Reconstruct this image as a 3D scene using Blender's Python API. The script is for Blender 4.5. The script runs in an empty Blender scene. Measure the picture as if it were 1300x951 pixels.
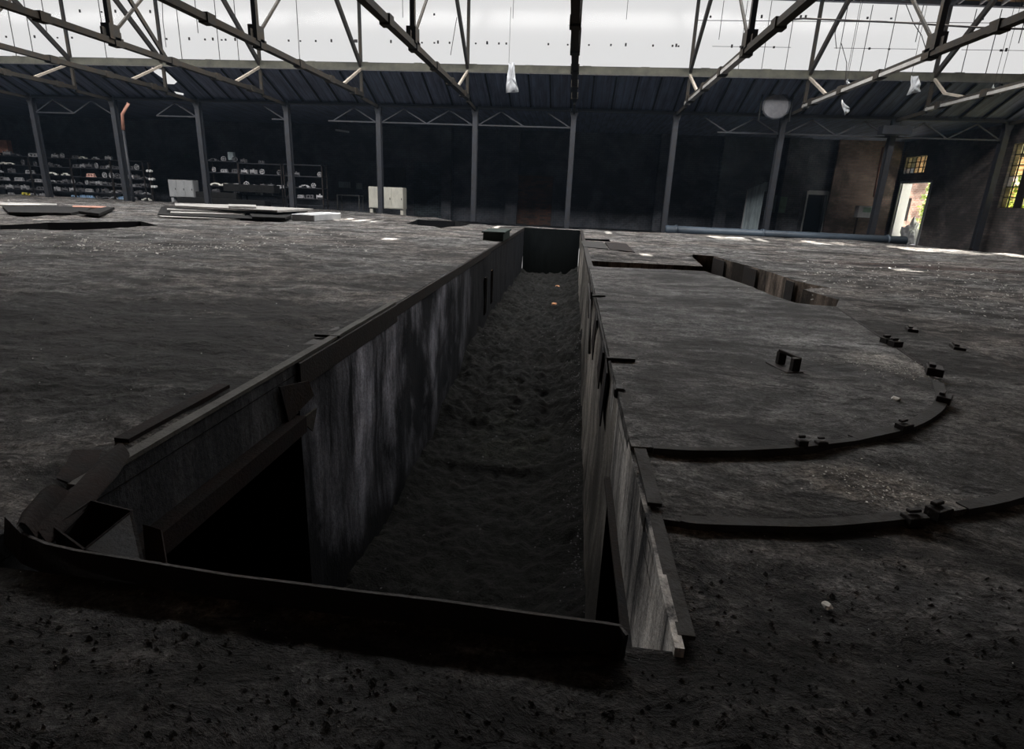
import bpy, bmesh, math, random
import numpy as np
from mathutils import Vector, Matrix, noise
from mathutils.geometry import delaunay_2d_cdt
random.seed(7)
S = bpy.context.scene
COL = S.collection
# ------------------------------------------------------------------ camera (recovered from the vanishing points)
CX, CY, F, H = 650.0, 430.0, 662.0, 1.6
dY = Vector((78, 178, -F)).normalized()
dX = Vector((7010, -480, F)); dX = (dX - dY * dX.dot(dY)).normalized()
dZ = dX.cross(dY)
cam = bpy.data.cameras.new('camera'); co = bpy.data.objects.new('camera', cam); COL.objects.link(co)
M = Matrix((dX, dY, dZ)).to_4x4(); M.translation = Vector((0, 0, H)); co.matrix_world = M
cam.sensor_width = 36; cam.lens = 36 * F / 1300; cam.clip_start = .05; cam.clip_end = 500
cam.shift_y = -(475.5 - CY) / 1300
S.camera = co
def ray(px, py):
    c = Vector((px - CX, CY - py, -F)); return Vector((dX.dot(c), dY.dot(c), dZ.dot(c)))
def G(px, py, z=0.0):
    r = ray(px, py); return r * ((z - H) / r.z) + Vector((0, 0, H))
def W(px, py, Y):
    r = ray(px, py); return r * (Y / r.y) + Vector((0, 0, H))
def WX(px, py, X):
    r = ray(px, py); return r * (X / r.x) + Vector((0, 0, H))

# ------------------------------------------------------------------ materials
def new_mat(name):
    m = bpy.data.materials.new(name); m.use_nodes = True
    nt = m.node_tree; nt.nodes.clear()
    out = nt.nodes.new('ShaderNodeOutputMaterial'); b = nt.nodes.new('ShaderNodeBsdfPrincipled')
    nt.links.new(b.outputs[0], out.inputs[0]); return m, nt, b, out
def L(nt, a, b): nt.links.new(a, b)
def noise_tex(nt, scale, stretch=(1, 1, 1), detail=6, rough=.6, dist=0.0, off=(0, 0, 0)):
    tc = nt.nodes.new('ShaderNodeTexCoord'); mp = nt.nodes.new('ShaderNodeMapping')
    mp.inputs['Scale'].default_value = stretch; mp.inputs['Location'].default_value = off
    n = nt.nodes.new('ShaderNodeTexNoise'); n.inputs['Scale'].default_value = scale
    n.inputs['Detail'].default_value = detail; n.inputs['Roughness'].default_value = rough
    n.inputs['Distortion'].default_value = dist
    L(nt, tc.outputs['Object'], mp.inputs[0]); L(nt, mp.outputs[0], n.inputs['Vector']); return n.outputs['Fac']
def ramp(nt, fac, stops):
    r = nt.nodes.new('ShaderNodeValToRGB'); e = r.color_ramp.elements
    while len(e) < len(stops): e.new(.5)
    for i, (p, c) in enumerate(stops):
        e[i].position = p; e[i].color = (c[0], c[1], c[2], 1)
    L(nt, fac, r.inputs[0]); return r.outputs[0]
def mix(nt, a, b, fac, mode='MIX'):
    m = nt.nodes.new('ShaderNodeMix'); m.data_type = 'RGBA'; m.blend_type = mode
    if isinstance(fac, (int, float)): m.inputs[0].default_value = fac
    else: L(nt, fac, m.inputs[0])
    for s, v in ((6, a), (7, b)):
        if isinstance(v, tuple): m.inputs[s].default_value = (*v, 1)
        else: L(nt, v, m.inputs[s])
    return m.outputs[2]
def bump(nt, b, h, strength, dist=.05):
    bp = nt.nodes.new('ShaderNodeBump'); bp.inputs['Strength'].default_value = strength
    bp.inputs['Distance'].default_value = dist; L(nt, h, bp.inputs['Height']); L(nt, bp.outputs[0], b.inputs['Normal'])
def g3(v, t=(1, 1, 1)): return (v * t[0], v * t[1], v * t[2])
def addh(nt, *hs):
    o = hs[0][0]; first = None
    for h, k in hs:
        m = nt.nodes.new('ShaderNodeMath'); m.operation = 'MULTIPLY_ADD'; m.inputs[1].default_value = k
        L(nt, h, m.inputs[0])
        if first is None: m.inputs[2].default_value = 0
        else: L(nt, first, m.inputs[2])
        first = m.outputs[0]
    return first
def blob(nt, cx, cy, rx, ry, soft=.35):
    """soft-edged patch on the ground, broken up by noise (spilt sand, wet soil, painted foreground shade)"""
    tc = nt.nodes.new('ShaderNodeTexCoord'); mp = nt.nodes.new('ShaderNodeMapping'); mp.vector_type = 'TEXTURE'
    mp.inputs['Location'].default_value = (cx, cy, 0); mp.inputs['Scale'].default_value = (rx, ry, 1e3)
    L(nt, tc.outputs['Object'], mp.inputs[0]); v = nt.nodes.new('ShaderNodeVectorMath'); v.operation = 'LENGTH'; L(nt, mp.outputs[0], v.inputs[0])
    n = noise_tex(nt, 3.0, (.7, 1.6, 1), 8, .7, .3); a = nt.nodes.new('ShaderNodeMath'); a.operation = 'MULTIPLY_ADD'; a.inputs[1].default_value = 1.6
    L(nt, n, a.inputs[0]); L(nt, v.outputs['Value'], a.inputs[2])
    return ramp(nt, a.outputs[0], [(.0, (0, 0, 0)), (1, (1, 1, 1))]) if False else a.outputs[0]
def ground_mat(name, lo, hi, tint, strength, rough=.8, seed=0.0, brown=.35, blobs=()):
    m, nt, b, out = new_mat(name)
    big = noise_tex(nt, .30, (1, 1.3, 1), 8, .62, .4, (seed, 0, 0))
    mid = noise_tex(nt, 1.9, (.7, 1.25, 1), 10, .75, .5, (0, seed, 0))
    f6 = noise_tex(nt, 7, (.85, 1.1, 1), 6, .75, .4, (seed, 2, 0))
    fine = noise_tex(nt, 38, (1, 1, 1), 4, .75)
    dirt = noise_tex(nt, .8, (.55, 1.2, 1), 10, .72, .6, (3 + seed, 5, 0))
    c1 = ramp(nt, mid, [(.40, g3(lo, tint)), (.5, g3((lo + hi) / 2, tint)), (.60, g3(hi, tint))])
    c = mix(nt, c1, ramp(nt, fine, [(.38, (.45, .45, .45)), (.62, (1.6, 1.6, 1.6))]), 1.0, 'MULTIPLY')
    c = mix(nt, c, ramp(nt, f6, [(.38, (.35, .35, .35)), (.60, (1.4, 1.4, 1.4))]), 1.0, 'MULTIPLY')
    c = mix(nt, c, ramp(nt, dirt, [(.41, (.13, .125, .12)), (.54, (1, 1, 1))]), 1.0, 'MULTIPLY')
    c = mix(nt, c, ramp(nt, big, [(.44, (1, 1, 1)), (.56, (1.3, .98, .76))]), brown, 'MULTIPLY')
    pits = noise_tex(nt, 4.0, (.6, 1.4, 1), 7, .7, .8, (7, 9 + seed, 0)); pr = ramp(nt, pits, [(.38, (.07, .07, .07)), (.44, (1, 1, 1))])
    c = mix(nt, c, pr, .9, 'MULTIPLY')
    spk = noise_tex(nt, 60, (1, 1, 1), 2, .5, 0, (seed, 4, 0)); c = mix(nt, c, ramp(nt, spk, [(.66, (1, 1, 1)), (.72, (2.4, 2.4, 2.4))]), .8, 'MULTIPLY')
    for cx, cy, rx, ry, col in blobs:
        d = blob(nt, cx, cy, rx, ry)
        c = mix(nt, c, ramp(nt, scale_f(nt, d, .5), [(.62, col), (.92, (1, 1, 1))]), 1.0, 'MULTIPLY')
    L(nt, c, b.inputs['Base Color']); b.inputs['Roughness'].default_value = rough
    b.inputs['Specular IOR Level'].default_value = .3
    bump(nt, b, addh(nt, (mid, 1.0), (f6, .5), (fine, .12), (dirt, .7), (pr, .12)), strength, .11)
    return m
def scale_f(nt, a, k):
    n = nt.nodes.new('ShaderNodeMath'); n.operation = 'MULTIPLY'; n.inputs[1].default_value = k; L(nt, a, n.inputs[0]); return n.outputs[0]
def blob3(nt, cy, cz, ry, rz_):
    tc = nt.nodes.new('ShaderNodeTexCoord'); mp = nt.nodes.new('ShaderNodeMapping'); mp.vector_type = 'TEXTURE'
    mp.inputs['Location'].default_value = (0, cy, cz); mp.inputs['Scale'].default_value = (1e3, ry, rz_)
    L(nt, tc.outputs['Object'], mp.inputs[0]); v = nt.nodes.new('ShaderNodeVectorMath'); v.operation = 'LENGTH'; L(nt, mp.outputs[0], v.inputs[0])
    n = noise_tex(nt, 1.6, (1, .8, .3), 6, .7, .3); a = nt.nodes.new('ShaderNodeMath'); a.operation = 'MULTIPLY_ADD'; a.inputs[1].default_value = .9
    L(nt, n, a.inputs[0]); L(nt, v.outputs['Value'], a.inputs[2]); return scale_f(nt, a.outputs[0], .6)
def steel_mat(name, col, rust=(.06, .035, .022), amt=.5, rough=.6, metal=.4, sc=3.0):
    m, nt, b, out = new_mat(name)
    n = noise_tex(nt, sc, (1, 1, 1), 8, .7, .3); f = noise_tex(nt, 40, (1, 1, 1), 3, .6)
    c = mix(nt, col, rust, ramp(nt, n, [(.5 - amt * .25, (0, 0, 0)), (.7, (1, 1, 1))]))
    L(nt, c, b.inputs['Base Color']); b.inputs['Roughness'].default_value = rough; b.inputs['Metallic'].default_value = metal
    b.inputs['Specular IOR Level'].default_value = .5 if metal > .15 else .12
    bump(nt, b, addh(nt, (n, .8), (f, .5)), .6, .02); return m
def plain(name, col, rough=.7, metal=0.0, var=.3, sc=4.0, stretch=(1, 1, 1)):
    m, nt, b, out = new_mat(name)
    n = noise_tex(nt, sc, stretch, 7, .7)
    c = ramp(nt, n, [(.3, tuple(v * (1 - var) for v in col)), (.7, tuple(v * (1 + var) for v in col))])
    L(nt, c, b.inputs['Base Color']); b.inputs['Roughness'].default_value = rough; b.inputs['Metallic'].default_value = metal
    b.inputs['Specular IOR Level'].default_value = .15 if max(col) < .02 else .5
    bump(nt, b, n, .2, .02); return m
def streak_mat(name, dark, light, axis, lo=.5, hi=.68, zone=None):
    """old concrete with vertical white lime streaks; axis = the horizontal axis of the wall"""
    m, nt, b, out = new_mat(name)
    st = (1, .9, .12) if axis == 'Y' else (.9, 1, .12)
    s1 = noise_tex(nt, 3.0, st, 8, .72, .3)
    st2 = (1, .45, .3) if axis == 'Y' else (.45, 1, .3)
    s2 = noise_tex(nt, .9, st2, 6, .6, .2, (4, 2, 1)); f = noise_tex(nt, 25, (1, 1, 1), 4, .7)
    a = ramp(nt, s1, [(lo - .08, (0, 0, 0)), (hi, (1, 1, 1))]); bb = ramp(nt, s2, [(.42, (0, 0, 0)), (.62, (1, 1, 1))])
    mk = mix(nt, a, bb, 1.0, 'MULTIPLY')
    c = mix(nt, dark, light, mk); c = mix(nt, c, ramp(nt, f, [(.3, (.6, .6, .6)), (.7, (1.3, 1.3, 1.3))]), 1.0, 'MULTIPLY')
    L(nt, c, b.inputs['Base Color']); b.inputs['Roughness'].default_value = .85; b.inputs['Specular IOR Level'].default_value = .2
    bump(nt, b, addh(nt, (s1, .7), (f, .4), (s2, .5)), .7, .03)
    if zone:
        d = blob3(nt, *zone); L(nt, mix(nt, c, g3(.55, dark), ramp(nt, d, [(.55, (0, 0, 0)), (.95, (1, 1, 1))])), b.inputs['Base Color'])  # outside the zone no lime; girder shade and soot are put into the colour
    return m
def brick_mat(name, c1, c2, mortar, axis='X', dirt=.5, light=None):
    m, nt, b, out = new_mat(name)
    tc = nt.nodes.new('ShaderNodeTexCoord'); sp = nt.nodes.new('ShaderNodeSeparateXYZ'); cb = nt.nodes.new('ShaderNodeCombineXYZ')
    L(nt, tc.outputs['Object'], sp.inputs[0]); L(nt, sp.outputs[0 if axis == 'X' else 1], cb.inputs[0]); L(nt, sp.outputs[2], cb.inputs[1])
    bt = nt.nodes.new('ShaderNodeTexBrick'); bt.inputs['Scale'].default_value = 1.0
    bt.inputs['Brick Width'].default_value = .5; bt.inputs['Row Height'].default_value = .17; bt.inputs['Mortar Size'].default_value = .02
    bt.inputs['Color1'].default_value = (*c1, 1); bt.inputs['Color2'].default_value = (*c2, 1); bt.inputs['Mortar'].default_value = (*mortar, 1)
    L(nt, cb.outputs[0], bt.inputs['Vector'])
    n = noise_tex(nt, .45, (1, 1, 1.2), 8, .65, .4)
    d = ramp(nt, n, [(.40, (.45, .45, .45)), (.5 + dirt * .3, (1.4, 1.4, 1.4))])
    L(nt, mix(nt, bt.outputs[0], d, 1.0, 'MULTIPLY'), b.inputs['Base Color']); b.inputs['Roughness'].default_value = .85
    bump(nt, b, bt.outputs['Fac'], -.5, .02); return m
def board_mat(name, c, axis='X', w=.28):
    m, nt, b, out = new_mat(name)
    tc = nt.nodes.new('ShaderNodeTexCoord'); wv = nt.nodes.new('ShaderNodeTexWave'); wv.bands_direction = axis
    wv.inputs['Scale'].default_value = .314 / w; wv.inputs['Distortion'].default_value = .15; wv.wave_profile = 'SAW'
    L(nt, tc.outputs['Object'], wv.inputs['Vector'])
    st = (2.2, .3, .3) if axis == 'X' else (.3, 2.2, .3)
    n = noise_tex(nt, 1.5, st, 6, .7)
    cc = ramp(nt, n, [(.3, g3(.5, c)), (.7, g3(1.7, c))])
    cc = mix(nt, cc, ramp(nt, wv.outputs['Fac'], [(.0, (.3, .3, .3)), (.12, (1, 1, 1)), (1, (.8, .8, .8))]), 1.0, 'MULTIPLY')
    L(nt, cc, b.inputs['Base Color']); b.inputs['Roughness'].default_value = .8
    bump(nt, b, wv.outputs['Fac'], .4, .02); return m
def glass_mat(name, tint, gloss=.05, dirt=0.0):
    m = bpy.data.materials.new(name); m.use_nodes = True; nt = m.node_tree; nt.nodes.clear()
    out = nt.nodes.new('ShaderNodeOutputMaterial'); t = nt.nodes.new('ShaderNodeBsdfTransparent'); g = nt.nodes.new('ShaderNodeBsdfGlossy')
    g.inputs['Roughness'].default_value = .15
    if dirt:
        n = noise_tex(nt, 1.2, (1, 1, 1), 8, .75, .5)
        L(nt, ramp(nt, n, [(.3, tuple(v * (1 - dirt) for v in tint)), (.65, tint)]), t.inputs[0])
    else: t.inputs[0].default_value = (*tint, 1)
    mx = nt.nodes.new('ShaderNodeMixShader'); mx.inputs[0].default_value = gloss
    L(nt, t.outputs[0], mx.inputs[1]); L(nt, g.outputs[0], mx.inputs[2]); L(nt, mx.outputs[0], out.inputs[0]); return m
def sheet_mat(name, col, tr=.5):
    m = bpy.data.materials.new(name); m.use_nodes = True; nt = m.node_tree; nt.nodes.clear()
    out = nt.nodes.new('ShaderNodeOutputMaterial'); t = nt.nodes.new('ShaderNodeBsdfTranslucent'); d = nt.nodes.new('ShaderNodeBsdfDiffuse')
    n = noise_tex(nt, 4, (1, 1, .4), 5, .6); c = ramp(nt, n, [(.3, g3(.55, col)), (.7, col)])
    L(nt, c, t.inputs[0]); L(nt, c, d.inputs[0])
    mx = nt.nodes.new('ShaderNodeMixShader'); mx.inputs[0].default_value = tr
    L(nt, d.outputs[0], mx.inputs[1]); L(nt, t.outputs[0], mx.inputs[2]); L(nt, mx.outputs[0], out.inputs[0]); return m

MT = dict(
    floor=ground_mat('ground_floor', .045, .25, (1, .985, .965), 1.0, .8, 0, .28, [(-5.6, 4.9, 6.5, 2.3, (.13, .13, .13)), (-4.0, 6.6, 3.0, .7, (.35, .35, .35)), (-3.9, 3.3, 2.2, .7, (.4, .4, .4)), (12.5, 17.5, 7, .8, (.35, .24, .22)), (1.2, 1.2, 4.5, 1.6, (.27, .27, .28)), (-2.5, 1.2, 3.5, .8, (.5, .5, .51))]),  # last two blobs put the weaker light of the foreground into the colour
    slab=ground_mat('slab_concrete', .065, .18, (1, 1, 1), .8, .75, 11, .1, [(3.5, 5.6, .8, .5, (2.3, 2.2, 2.05)), (3.05, 6.3, .9, .35, (1.9, 1.9, 1.9)), (1.9, 5.3, 1.2, .3, (.35, .35, .35))]),
    ring=ground_mat('ring_concrete', .055, .16, (1, .99, .97), .9, .8, 23, .15, [(.95, 2.75, .8, .35, (1.7, 1.7, 1.7)), (1.9, 3.0, .5, .3, (1.8, 1.65, 1.5))]),
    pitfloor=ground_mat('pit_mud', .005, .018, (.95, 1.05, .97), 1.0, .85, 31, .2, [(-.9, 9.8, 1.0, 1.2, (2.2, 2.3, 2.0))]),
    lower=ground_mat('lower_ground', .03, .07, (.9, 1, 1.15), .8, .9, 41, 0),
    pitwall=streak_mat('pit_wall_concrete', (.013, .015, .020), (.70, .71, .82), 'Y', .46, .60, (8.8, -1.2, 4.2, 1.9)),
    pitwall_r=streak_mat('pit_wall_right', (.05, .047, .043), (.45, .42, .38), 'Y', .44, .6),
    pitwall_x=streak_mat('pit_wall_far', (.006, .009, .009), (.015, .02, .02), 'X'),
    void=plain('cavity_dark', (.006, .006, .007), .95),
    holewall=streak_mat('hole_wall', (.02, .016, .013), (.34, .27, .22), 'Y', .46, .56),
    steel=steel_mat('dark_steel', (.028, .028, .031), (.035, .024, .018), .5, .75, .1),
    steel_b=steel_mat('truss_steel', (.026, .025, .023), (.04, .03, .02), .4, .8, .0),
    flange=steel_mat('worn_flange', (.11, .108, .10), (.045, .042, .04), .5, .7, .1),
    murk=steel_mat('sooty_plate', (.016, .015, .015), (.022, .013, .011), .5, .85, .0),
    box=steel_mat('dull_plate', (.045, .048, .052), (.03, .028, .026), .5, .85, .0),
    blk=steel_mat('black_iron', (.012, .011, .011), (.02, .012, .009), .5, .7, .3),
    curb=steel_mat('curb_iron', (.075, .075, .075), (.035, .033, .03), .6, .8, .0, 5),
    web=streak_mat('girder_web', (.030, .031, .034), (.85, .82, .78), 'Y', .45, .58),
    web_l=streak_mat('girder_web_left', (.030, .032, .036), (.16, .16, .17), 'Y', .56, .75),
    brick=brick_mat('back_brick', (.10, .11, .13), (.13, .13, .15), (.06, .07, .085)),
    brick_r=brick_mat('side_brick', (.10, .085, .08), (.15, .12, .11), (.08, .08, .08), 'Y'),
    brick_p=brick_mat('pink_brick', (.10, .065, .055), (.15, .10, .085), (.09, .085, .08), 'X', .3),
    brick_o=brick_mat('outdoor_brick', (.45, .22, .16), (.55, .33, .26), (.6, .55, .5), 'Y', .2),
    boards=board_mat('lean_to_boards', (.115, .13, .19), 'X', .45),
    deck=board_mat('roof_planks', (.6, .33, .13), 'Y', .25),
    beam=plain('sill_beam', (.048, .047, .034), .8, 0, .5, 1.5, (1, 1, 1)),
    wood=plain('pale_timber', (.34, .30, .25), .7, 0, .3, 6, (1, .3, .3)),
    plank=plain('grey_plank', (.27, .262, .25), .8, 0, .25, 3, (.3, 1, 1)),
    darkwood=plain('dark_timber', (.013, .013, .013), .85, 0, .4),
    column=steel_mat('column_steel', (.026, .030, .040), (.024, .022, .021), .4, .6, .2),
    white=plain('off_white_paint', (.50, .49, .43), .6, 0, .18, 2, (1, 1, .5)),
    greyp=plain('grey_paint', (.38, .39, .40), .6, 0, .18, 2, (1, 1, .5)),
    green=plain('green_paint', (.16, .25, .19), .6, 0, .3),
    palegr=plain('pale_blue_sheet', (.30, .36, .38), .6, 0, .5, 3, (2, 2, .2)),
    cover=plain('dark_green_cover', (.02, .035, .03), .5, .2, .4),
    rustp=plain('pink_rust', (.45, .22, .16), .7, 0, .3),
    pipe=plain('blue_pipe', (.05, .068, .09), .5, .1, .4, 2, (.3, 1, 1)),
    orange=plain('orange_brick', (.75, .38, .20), .8, 0, .2),
    stone=plain('pale_stone', (.65, .64, .60), .8, 0, .2, 12),
    cast_d=plain('dark_casting', (.12, .12, .13), .6, .3),
    cast_g=plain('grey_casting', (.40, .40, .42), .6, .2),
    cast_p=plain('pale_casting', (.85, .85, .78), .6, 0),
    cast_b=plain('blue_casting', (.3, .45, .65), .5, 0),
    yellow=plain('yellow_paint', (.7, .62, .10), .6, 0),
    pinkp=plain('pink_paint', (.75, .45, .38), .6, 0),
    whitep=plain('white_enamel', (.8, .8, .8), .4, 0, .05),
    sheet=sheet_mat('white_plastic', (.8, .82, .85), .55),
    glass=glass_mat('clerestory_glass', (.985, .985, .985), .015),
    glass_y=glass_mat('yellowed_glass', (1.0, .92, .50), .04, .65),
    leaf=plain('leaves', (.28, .36, .08), .8, 0, .5, 3),
    out=plain('outdoor_ground', (.6, .6, .58), .9, 0, .2),
)
# ------------------------------------------------------------------ mesh helpers
class MB:
    def __init__(s): s.v = []; s.f = []
    def add(s, vs, fs):
        o = len(s.v); s.v += [tuple(v) for v in vs]; s.f += [tuple(i + o for i in f) for f in fs]; return s
    def box(s, x0, x1, y0, y1, z0, z1):
        vs = [(x, y, z) for z in (z0, z1) for y in (y0, y1) for x in (x0, x1)]
        return s.add(vs, [(0, 2, 3, 1), (4, 5, 7, 6), (0, 1, 5, 4), (2, 6, 7, 3), (0, 4, 6, 2), (1, 3, 7, 5)])
    def obox(s, c, ax, ay, az):
        c = Vector(c); ax, ay, az = Vector(ax), Vector(ay), Vector(az)
        vs = [c + ax * i + ay * j + az * k for k in (-1, 1) for j in (-1, 1) for i in (-1, 1)]
        return s.add(vs, [(0, 2, 3, 1), (4, 5, 7, 6), (0, 1, 5, 4), (2, 6, 7, 3), (0, 4, 6, 2), (1, 3, 7, 5)])
    def bar(s, a, b, w, h, up=(0, 0, 1)):
        a, b = Vector(a), Vector(b); d = (b - a)
        dn = d.normalized(); up = Vector(up)
        if abs(dn.dot(up)) > .98: up = Vector((0, 1, 0))
        sx = dn.cross(up).normalized(); sz = sx.cross(dn)
        return s.obox((a + b) / 2, d / 2, sx * w / 2, sz * h / 2)
    def tube(s, pts, r, n=10):
        pts = [Vector(p) for p in pts]; rings = []
        for i, p in enumerate(pts):
            d = (pts[min(i + 1, len(pts) - 1)] - pts[max(i - 1, 0)]).normalized()
            u = Vector((0, 0, 1)) if abs(d.z) < .9 else Vector((0, 1, 0))
            a = d.cross(u).normalized(); b = d.cross(a); rr = r[i] if isinstance(r, (list, tuple)) else r
            rings.append([p + (a * math.cos(t) + b * math.sin(t)) * rr for t in [2 * math.pi * k / n for k in range(n)]])
        vs = [v for R in rings for v in R]; fs = []
        for i in range(len(rings) - 1):
            for k in range(n): fs.append((i * n + k, i * n + (k + 1) % n, (i + 1) * n + (k + 1) % n, (i + 1) * n + k))
        fs += [tuple(range(n))[::-1], tuple((len(rings) - 1) * n + k for k in range(n))]
        return s.add(vs, fs)
    def plate(s, pts, t):
        """a thick plate from a planar polygon"""
        pts = [Vector(p) for p in pts]; n = Vector((0, 0, 0))
        for i in range(len(pts)): n += pts[i].cross(pts[(i + 1) % len(pts)])
        n = n.normalized() * t / 2; k = len(pts)
        fs = [tuple(range(k)), tuple(range(2 * k - 1, k - 1, -1))]
        fs += [(i, i + k, (i + 1) % k + k, (i + 1) % k) for i in range(k)]
        return s.add([p + n for p in pts] + [p - n for p in pts], fs)
    def build(s, name, mat, parent=None, smooth=False, bevel=0.0, rough=0.0):
        if rough:
            s.v = [tuple(Vector(v) + noise.noise_vector(Vector(v) * 9) * rough) for v in s.v]
        me = bpy.data.meshes.new(name); me.from_pydata(s.v, [], s.f); me.materials.append(mat)
        bm = bmesh.new(); bm.from_mesh(me); bmesh.ops.recalc_face_normals(bm, faces=bm.faces)
        if bevel: bmesh.ops.bevel(bm, geom=bm.edges[:], offset=bevel, segments=1, affect='EDGES')
        bm.to_mesh(me); bm.free()
        if smooth: me.polygons.foreach_set('use_smooth', [True] * len(me.polygons))
        o = bpy.data.objects.new(name, me); COL.objects.link(o)
        if parent:
            o.parent = parent
            o.matrix_parent_inverse = Matrix.Translation(-parent.location) if not parent.rotation_euler.z else (Matrix.Translation(parent.location) @ Matrix.Rotation(parent.rotation_euler.z, 4, 'Z')).inverted()
        return o
def empty(name, loc):
    o = bpy.data.objects.new(name, None); COL.objects.link(o); o.location = loc; o.empty_display_size = .3; return o
def tag(o, label, cat, group=None, kind=None):
    o['label'] = label; o['category'] = cat
    if group: o['group'] = group
    if kind: o['kind'] = kind
    return o
def structure(o): o['kind'] = 'structure'; return o
def inpoly(X, Y, poly):
    ins = np.zeros(len(X), bool); n = len(poly); j = n - 1
    for i in range(n):
        xi, yi = poly[i][:2]; xj, yj = poly[j][:2]
        c = ((yi > Y) != (yj > Y)) & (X < (xj - xi) * (Y - yi) / (yj - yi + 1e-12) + xi); ins ^= c; j = i
    return ins
def dens(poly, step):
    out = []
    for i in range(len(poly)):
        a = Vector(poly[i][:2]); b = Vector(poly[(i + 1) % len(poly)][:2])
        d = (b - a).length; mid = (a + b) / 2
        st = max(step, .012 * max(mid.length, 2)) * 1.5
        n = max(1, int(d / st)); out += [a.lerp(b, k / n) for k in range(n)]
    return out
def patch(name, mat, poly, holes, hfun, kx, ky, far=60, mind=.03, skirt=None, parent=None):
    """ground surface: outline, holes, height function; point spacing grows with distance"""
    P = dens(poly, mind); pts = [Vector((p.x, p.y)) for p in P]
    edges = [(i, (i + 1) % len(P)) for i in range(len(P))]
    nb = len(P)
    for hl in holes:
        Q = dens(hl, mind); o = len(pts); pts += Q; edges += [(o + i, o + (i + 1) % len(Q)) for i in range(len(Q))]
    xs = [p[0] for p in poly]; ys = [p[1] for p in poly]
    gx = []; gy = []; rnd = np.random.RandomState(3)
    y = max(min(ys), -4)
    if kx:
        while y < max(ys):
            d = max(abs(y), 1.6); sp = max(mind, kx * d); ext = 1.15 * d + 2.5
            x0, x1 = max(min(xs), -ext), min(max(xs), ext)
            r = np.arange(x0, x1, sp); r = r + rnd.uniform(-.3, .3, len(r)) * sp
            gx.append(r); gy.append(y + rnd.uniform(-.3, .3, len(r)) * max(mind, ky * d)); y += max(mind * .8, ky * d)
        gx = np.concatenate(gx); gy = np.concatenate(gy); k = inpoly(gx, gy, poly)
        for hl in holes: k &= ~inpoly(gx, gy, hl)
        pts += [Vector((float(a), float(b))) for a, b in zip(gx[k], gy[k])]
    r = delaunay_2d_cdt(pts, edges, [], 1, 1e-5)
    v2, fs = r[0], r[2]
    A = np.array([[v.x, v.y] for v in v2]); Fc = np.array([f for f in fs if len(f) == 3])
    c = A[Fc].mean(1); k = inpoly(c[:, 0], c[:, 1], poly)
    for hl in holes: k &= ~inpoly(c[:, 0], c[:, 1], hl)
    Fc = Fc[k]
    vs = [(v.x, v.y, hfun(v.x, v.y)) for v in v2]
    mb = MB(); mb.v = vs; mb.f = [tuple(int(i) for i in f) for f in Fc]
    if skirt:
        n = len(P)
        o = len(mb.v); mb.v += [(p.x, p.y, hfun(p.x, p.y)) for p in P] + [(p.x, p.y, skirt) for p in P]
        mb.f += [(o + i, o + (i + 1) % n, o + n + (i + 1) % n, o + n + i) for i in range(n)]
    me = bpy.data.meshes.new(name); me.from_pydata(mb.v, [], mb.f); me.materials.append(mat)
    me.polygons.foreach_set('use_smooth', [True] * len(me.polygons))
    o = bpy.data.objects.new(name, me); COL.objects.link(o)
    if parent: o.parent = parent
    return o
# ------------------------------------------------------------------ outlines of the ground (metres)
PX0, PX1, PY0, PY1 = -2.5, .48, 1.62, 28.2
inner = [(.48, 3.28), (1.03, 3.32), (1.59, 3.47), (2.16, 3.70), (2.65, 3.99), (3.05, 4.32), (3.40, 4.72), (3.70, 5.25), (3.9, 5.9), (4.08, 6.8), (4.35, 8.2), (4.58, 9.33)]
inner = [(max(.48, x * .955) if i else .48, y * .955) for i, (x, y) in enumerate(inner)]
inner_slab = inner + [(3.97, 9.43), (3.83, 10.16), (3.71, 11.42), (3.57, 12.4), (3.33, 13.24), (.48, 13.2)]
inner_slab = inner + [(a * .955 if a > .5 else .48, b * .955) for a, b in inner_slab[len(inner):]]
outer = [(.48, 2.46), (.75, 2.46), (1.02, 2.49), (1.45, 2.56), (1.93, 2.71), (2.33, 2.87), (2.75, 3.06), (3.3, 3.42), (3.85, 3.95), (4.35, 4.7), (4.75, 5.6), (4.92, 6.5), (4.9, 7.5), (4.87, 8.9), (4.98, 10.06)]
outer = [(x * .98 if i and i < 10 else x, y * (.98 if i < 10 else 1)) for i, (x, y) in enumerate(outer)]
ring_slab = outer + inner[::-1]
arc_hole = inner_slab[len(inner):][::-1] + [inner[-1], (4.98, 10.06), (4.8, 11.2), (5.5, 11.5), (5.17, 12.4), (5.11, 13.55), (5.02, 14.74), (4.73, 16.27), (4.62, 17.5), (4.01, 17.75), (3.85, 17.2), (3.55, 14.4), (.48, 14.24)]
pit = [(PX0, PY0), (PX1, PY0), (PX1, PY1), (PX0, PY1)]
trench = [(.48, 21.6), (1.6, 21.6), (1.6, 22.4), (.48, 22.4)]
hole_l = [G(0, 290), G(105, 292), G(200, 286), G(178, 281), G(60, 283), G(0, 286)]
hole_l = [(p.x, p.y) for p in hole_l]
hole_l2 = [(p.x, p.y) for p in (G(8, 272), G(30, 275), G(100, 272), G(140, 266), G(128, 263.5), G(20, 266))]
notch = [(p.x, p.y) for p in (G(516, 284), G(560, 289), G(585, 287.5), G(607, 281.5), G(530, 279))]
plat = [(-60, -8), (24, -8), (24, 18), (22.5, 22), (20, 25.7), (18, 28.2), (17.3, 30), (15, 31.6), (10, 30.7), (3, 29.5), (-5.4, 29.3), (-8.3, 33.5), (-11.4, 36.0), (-16.4, 38.8), (-24, 40.5), (-60, 40.5)]
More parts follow.
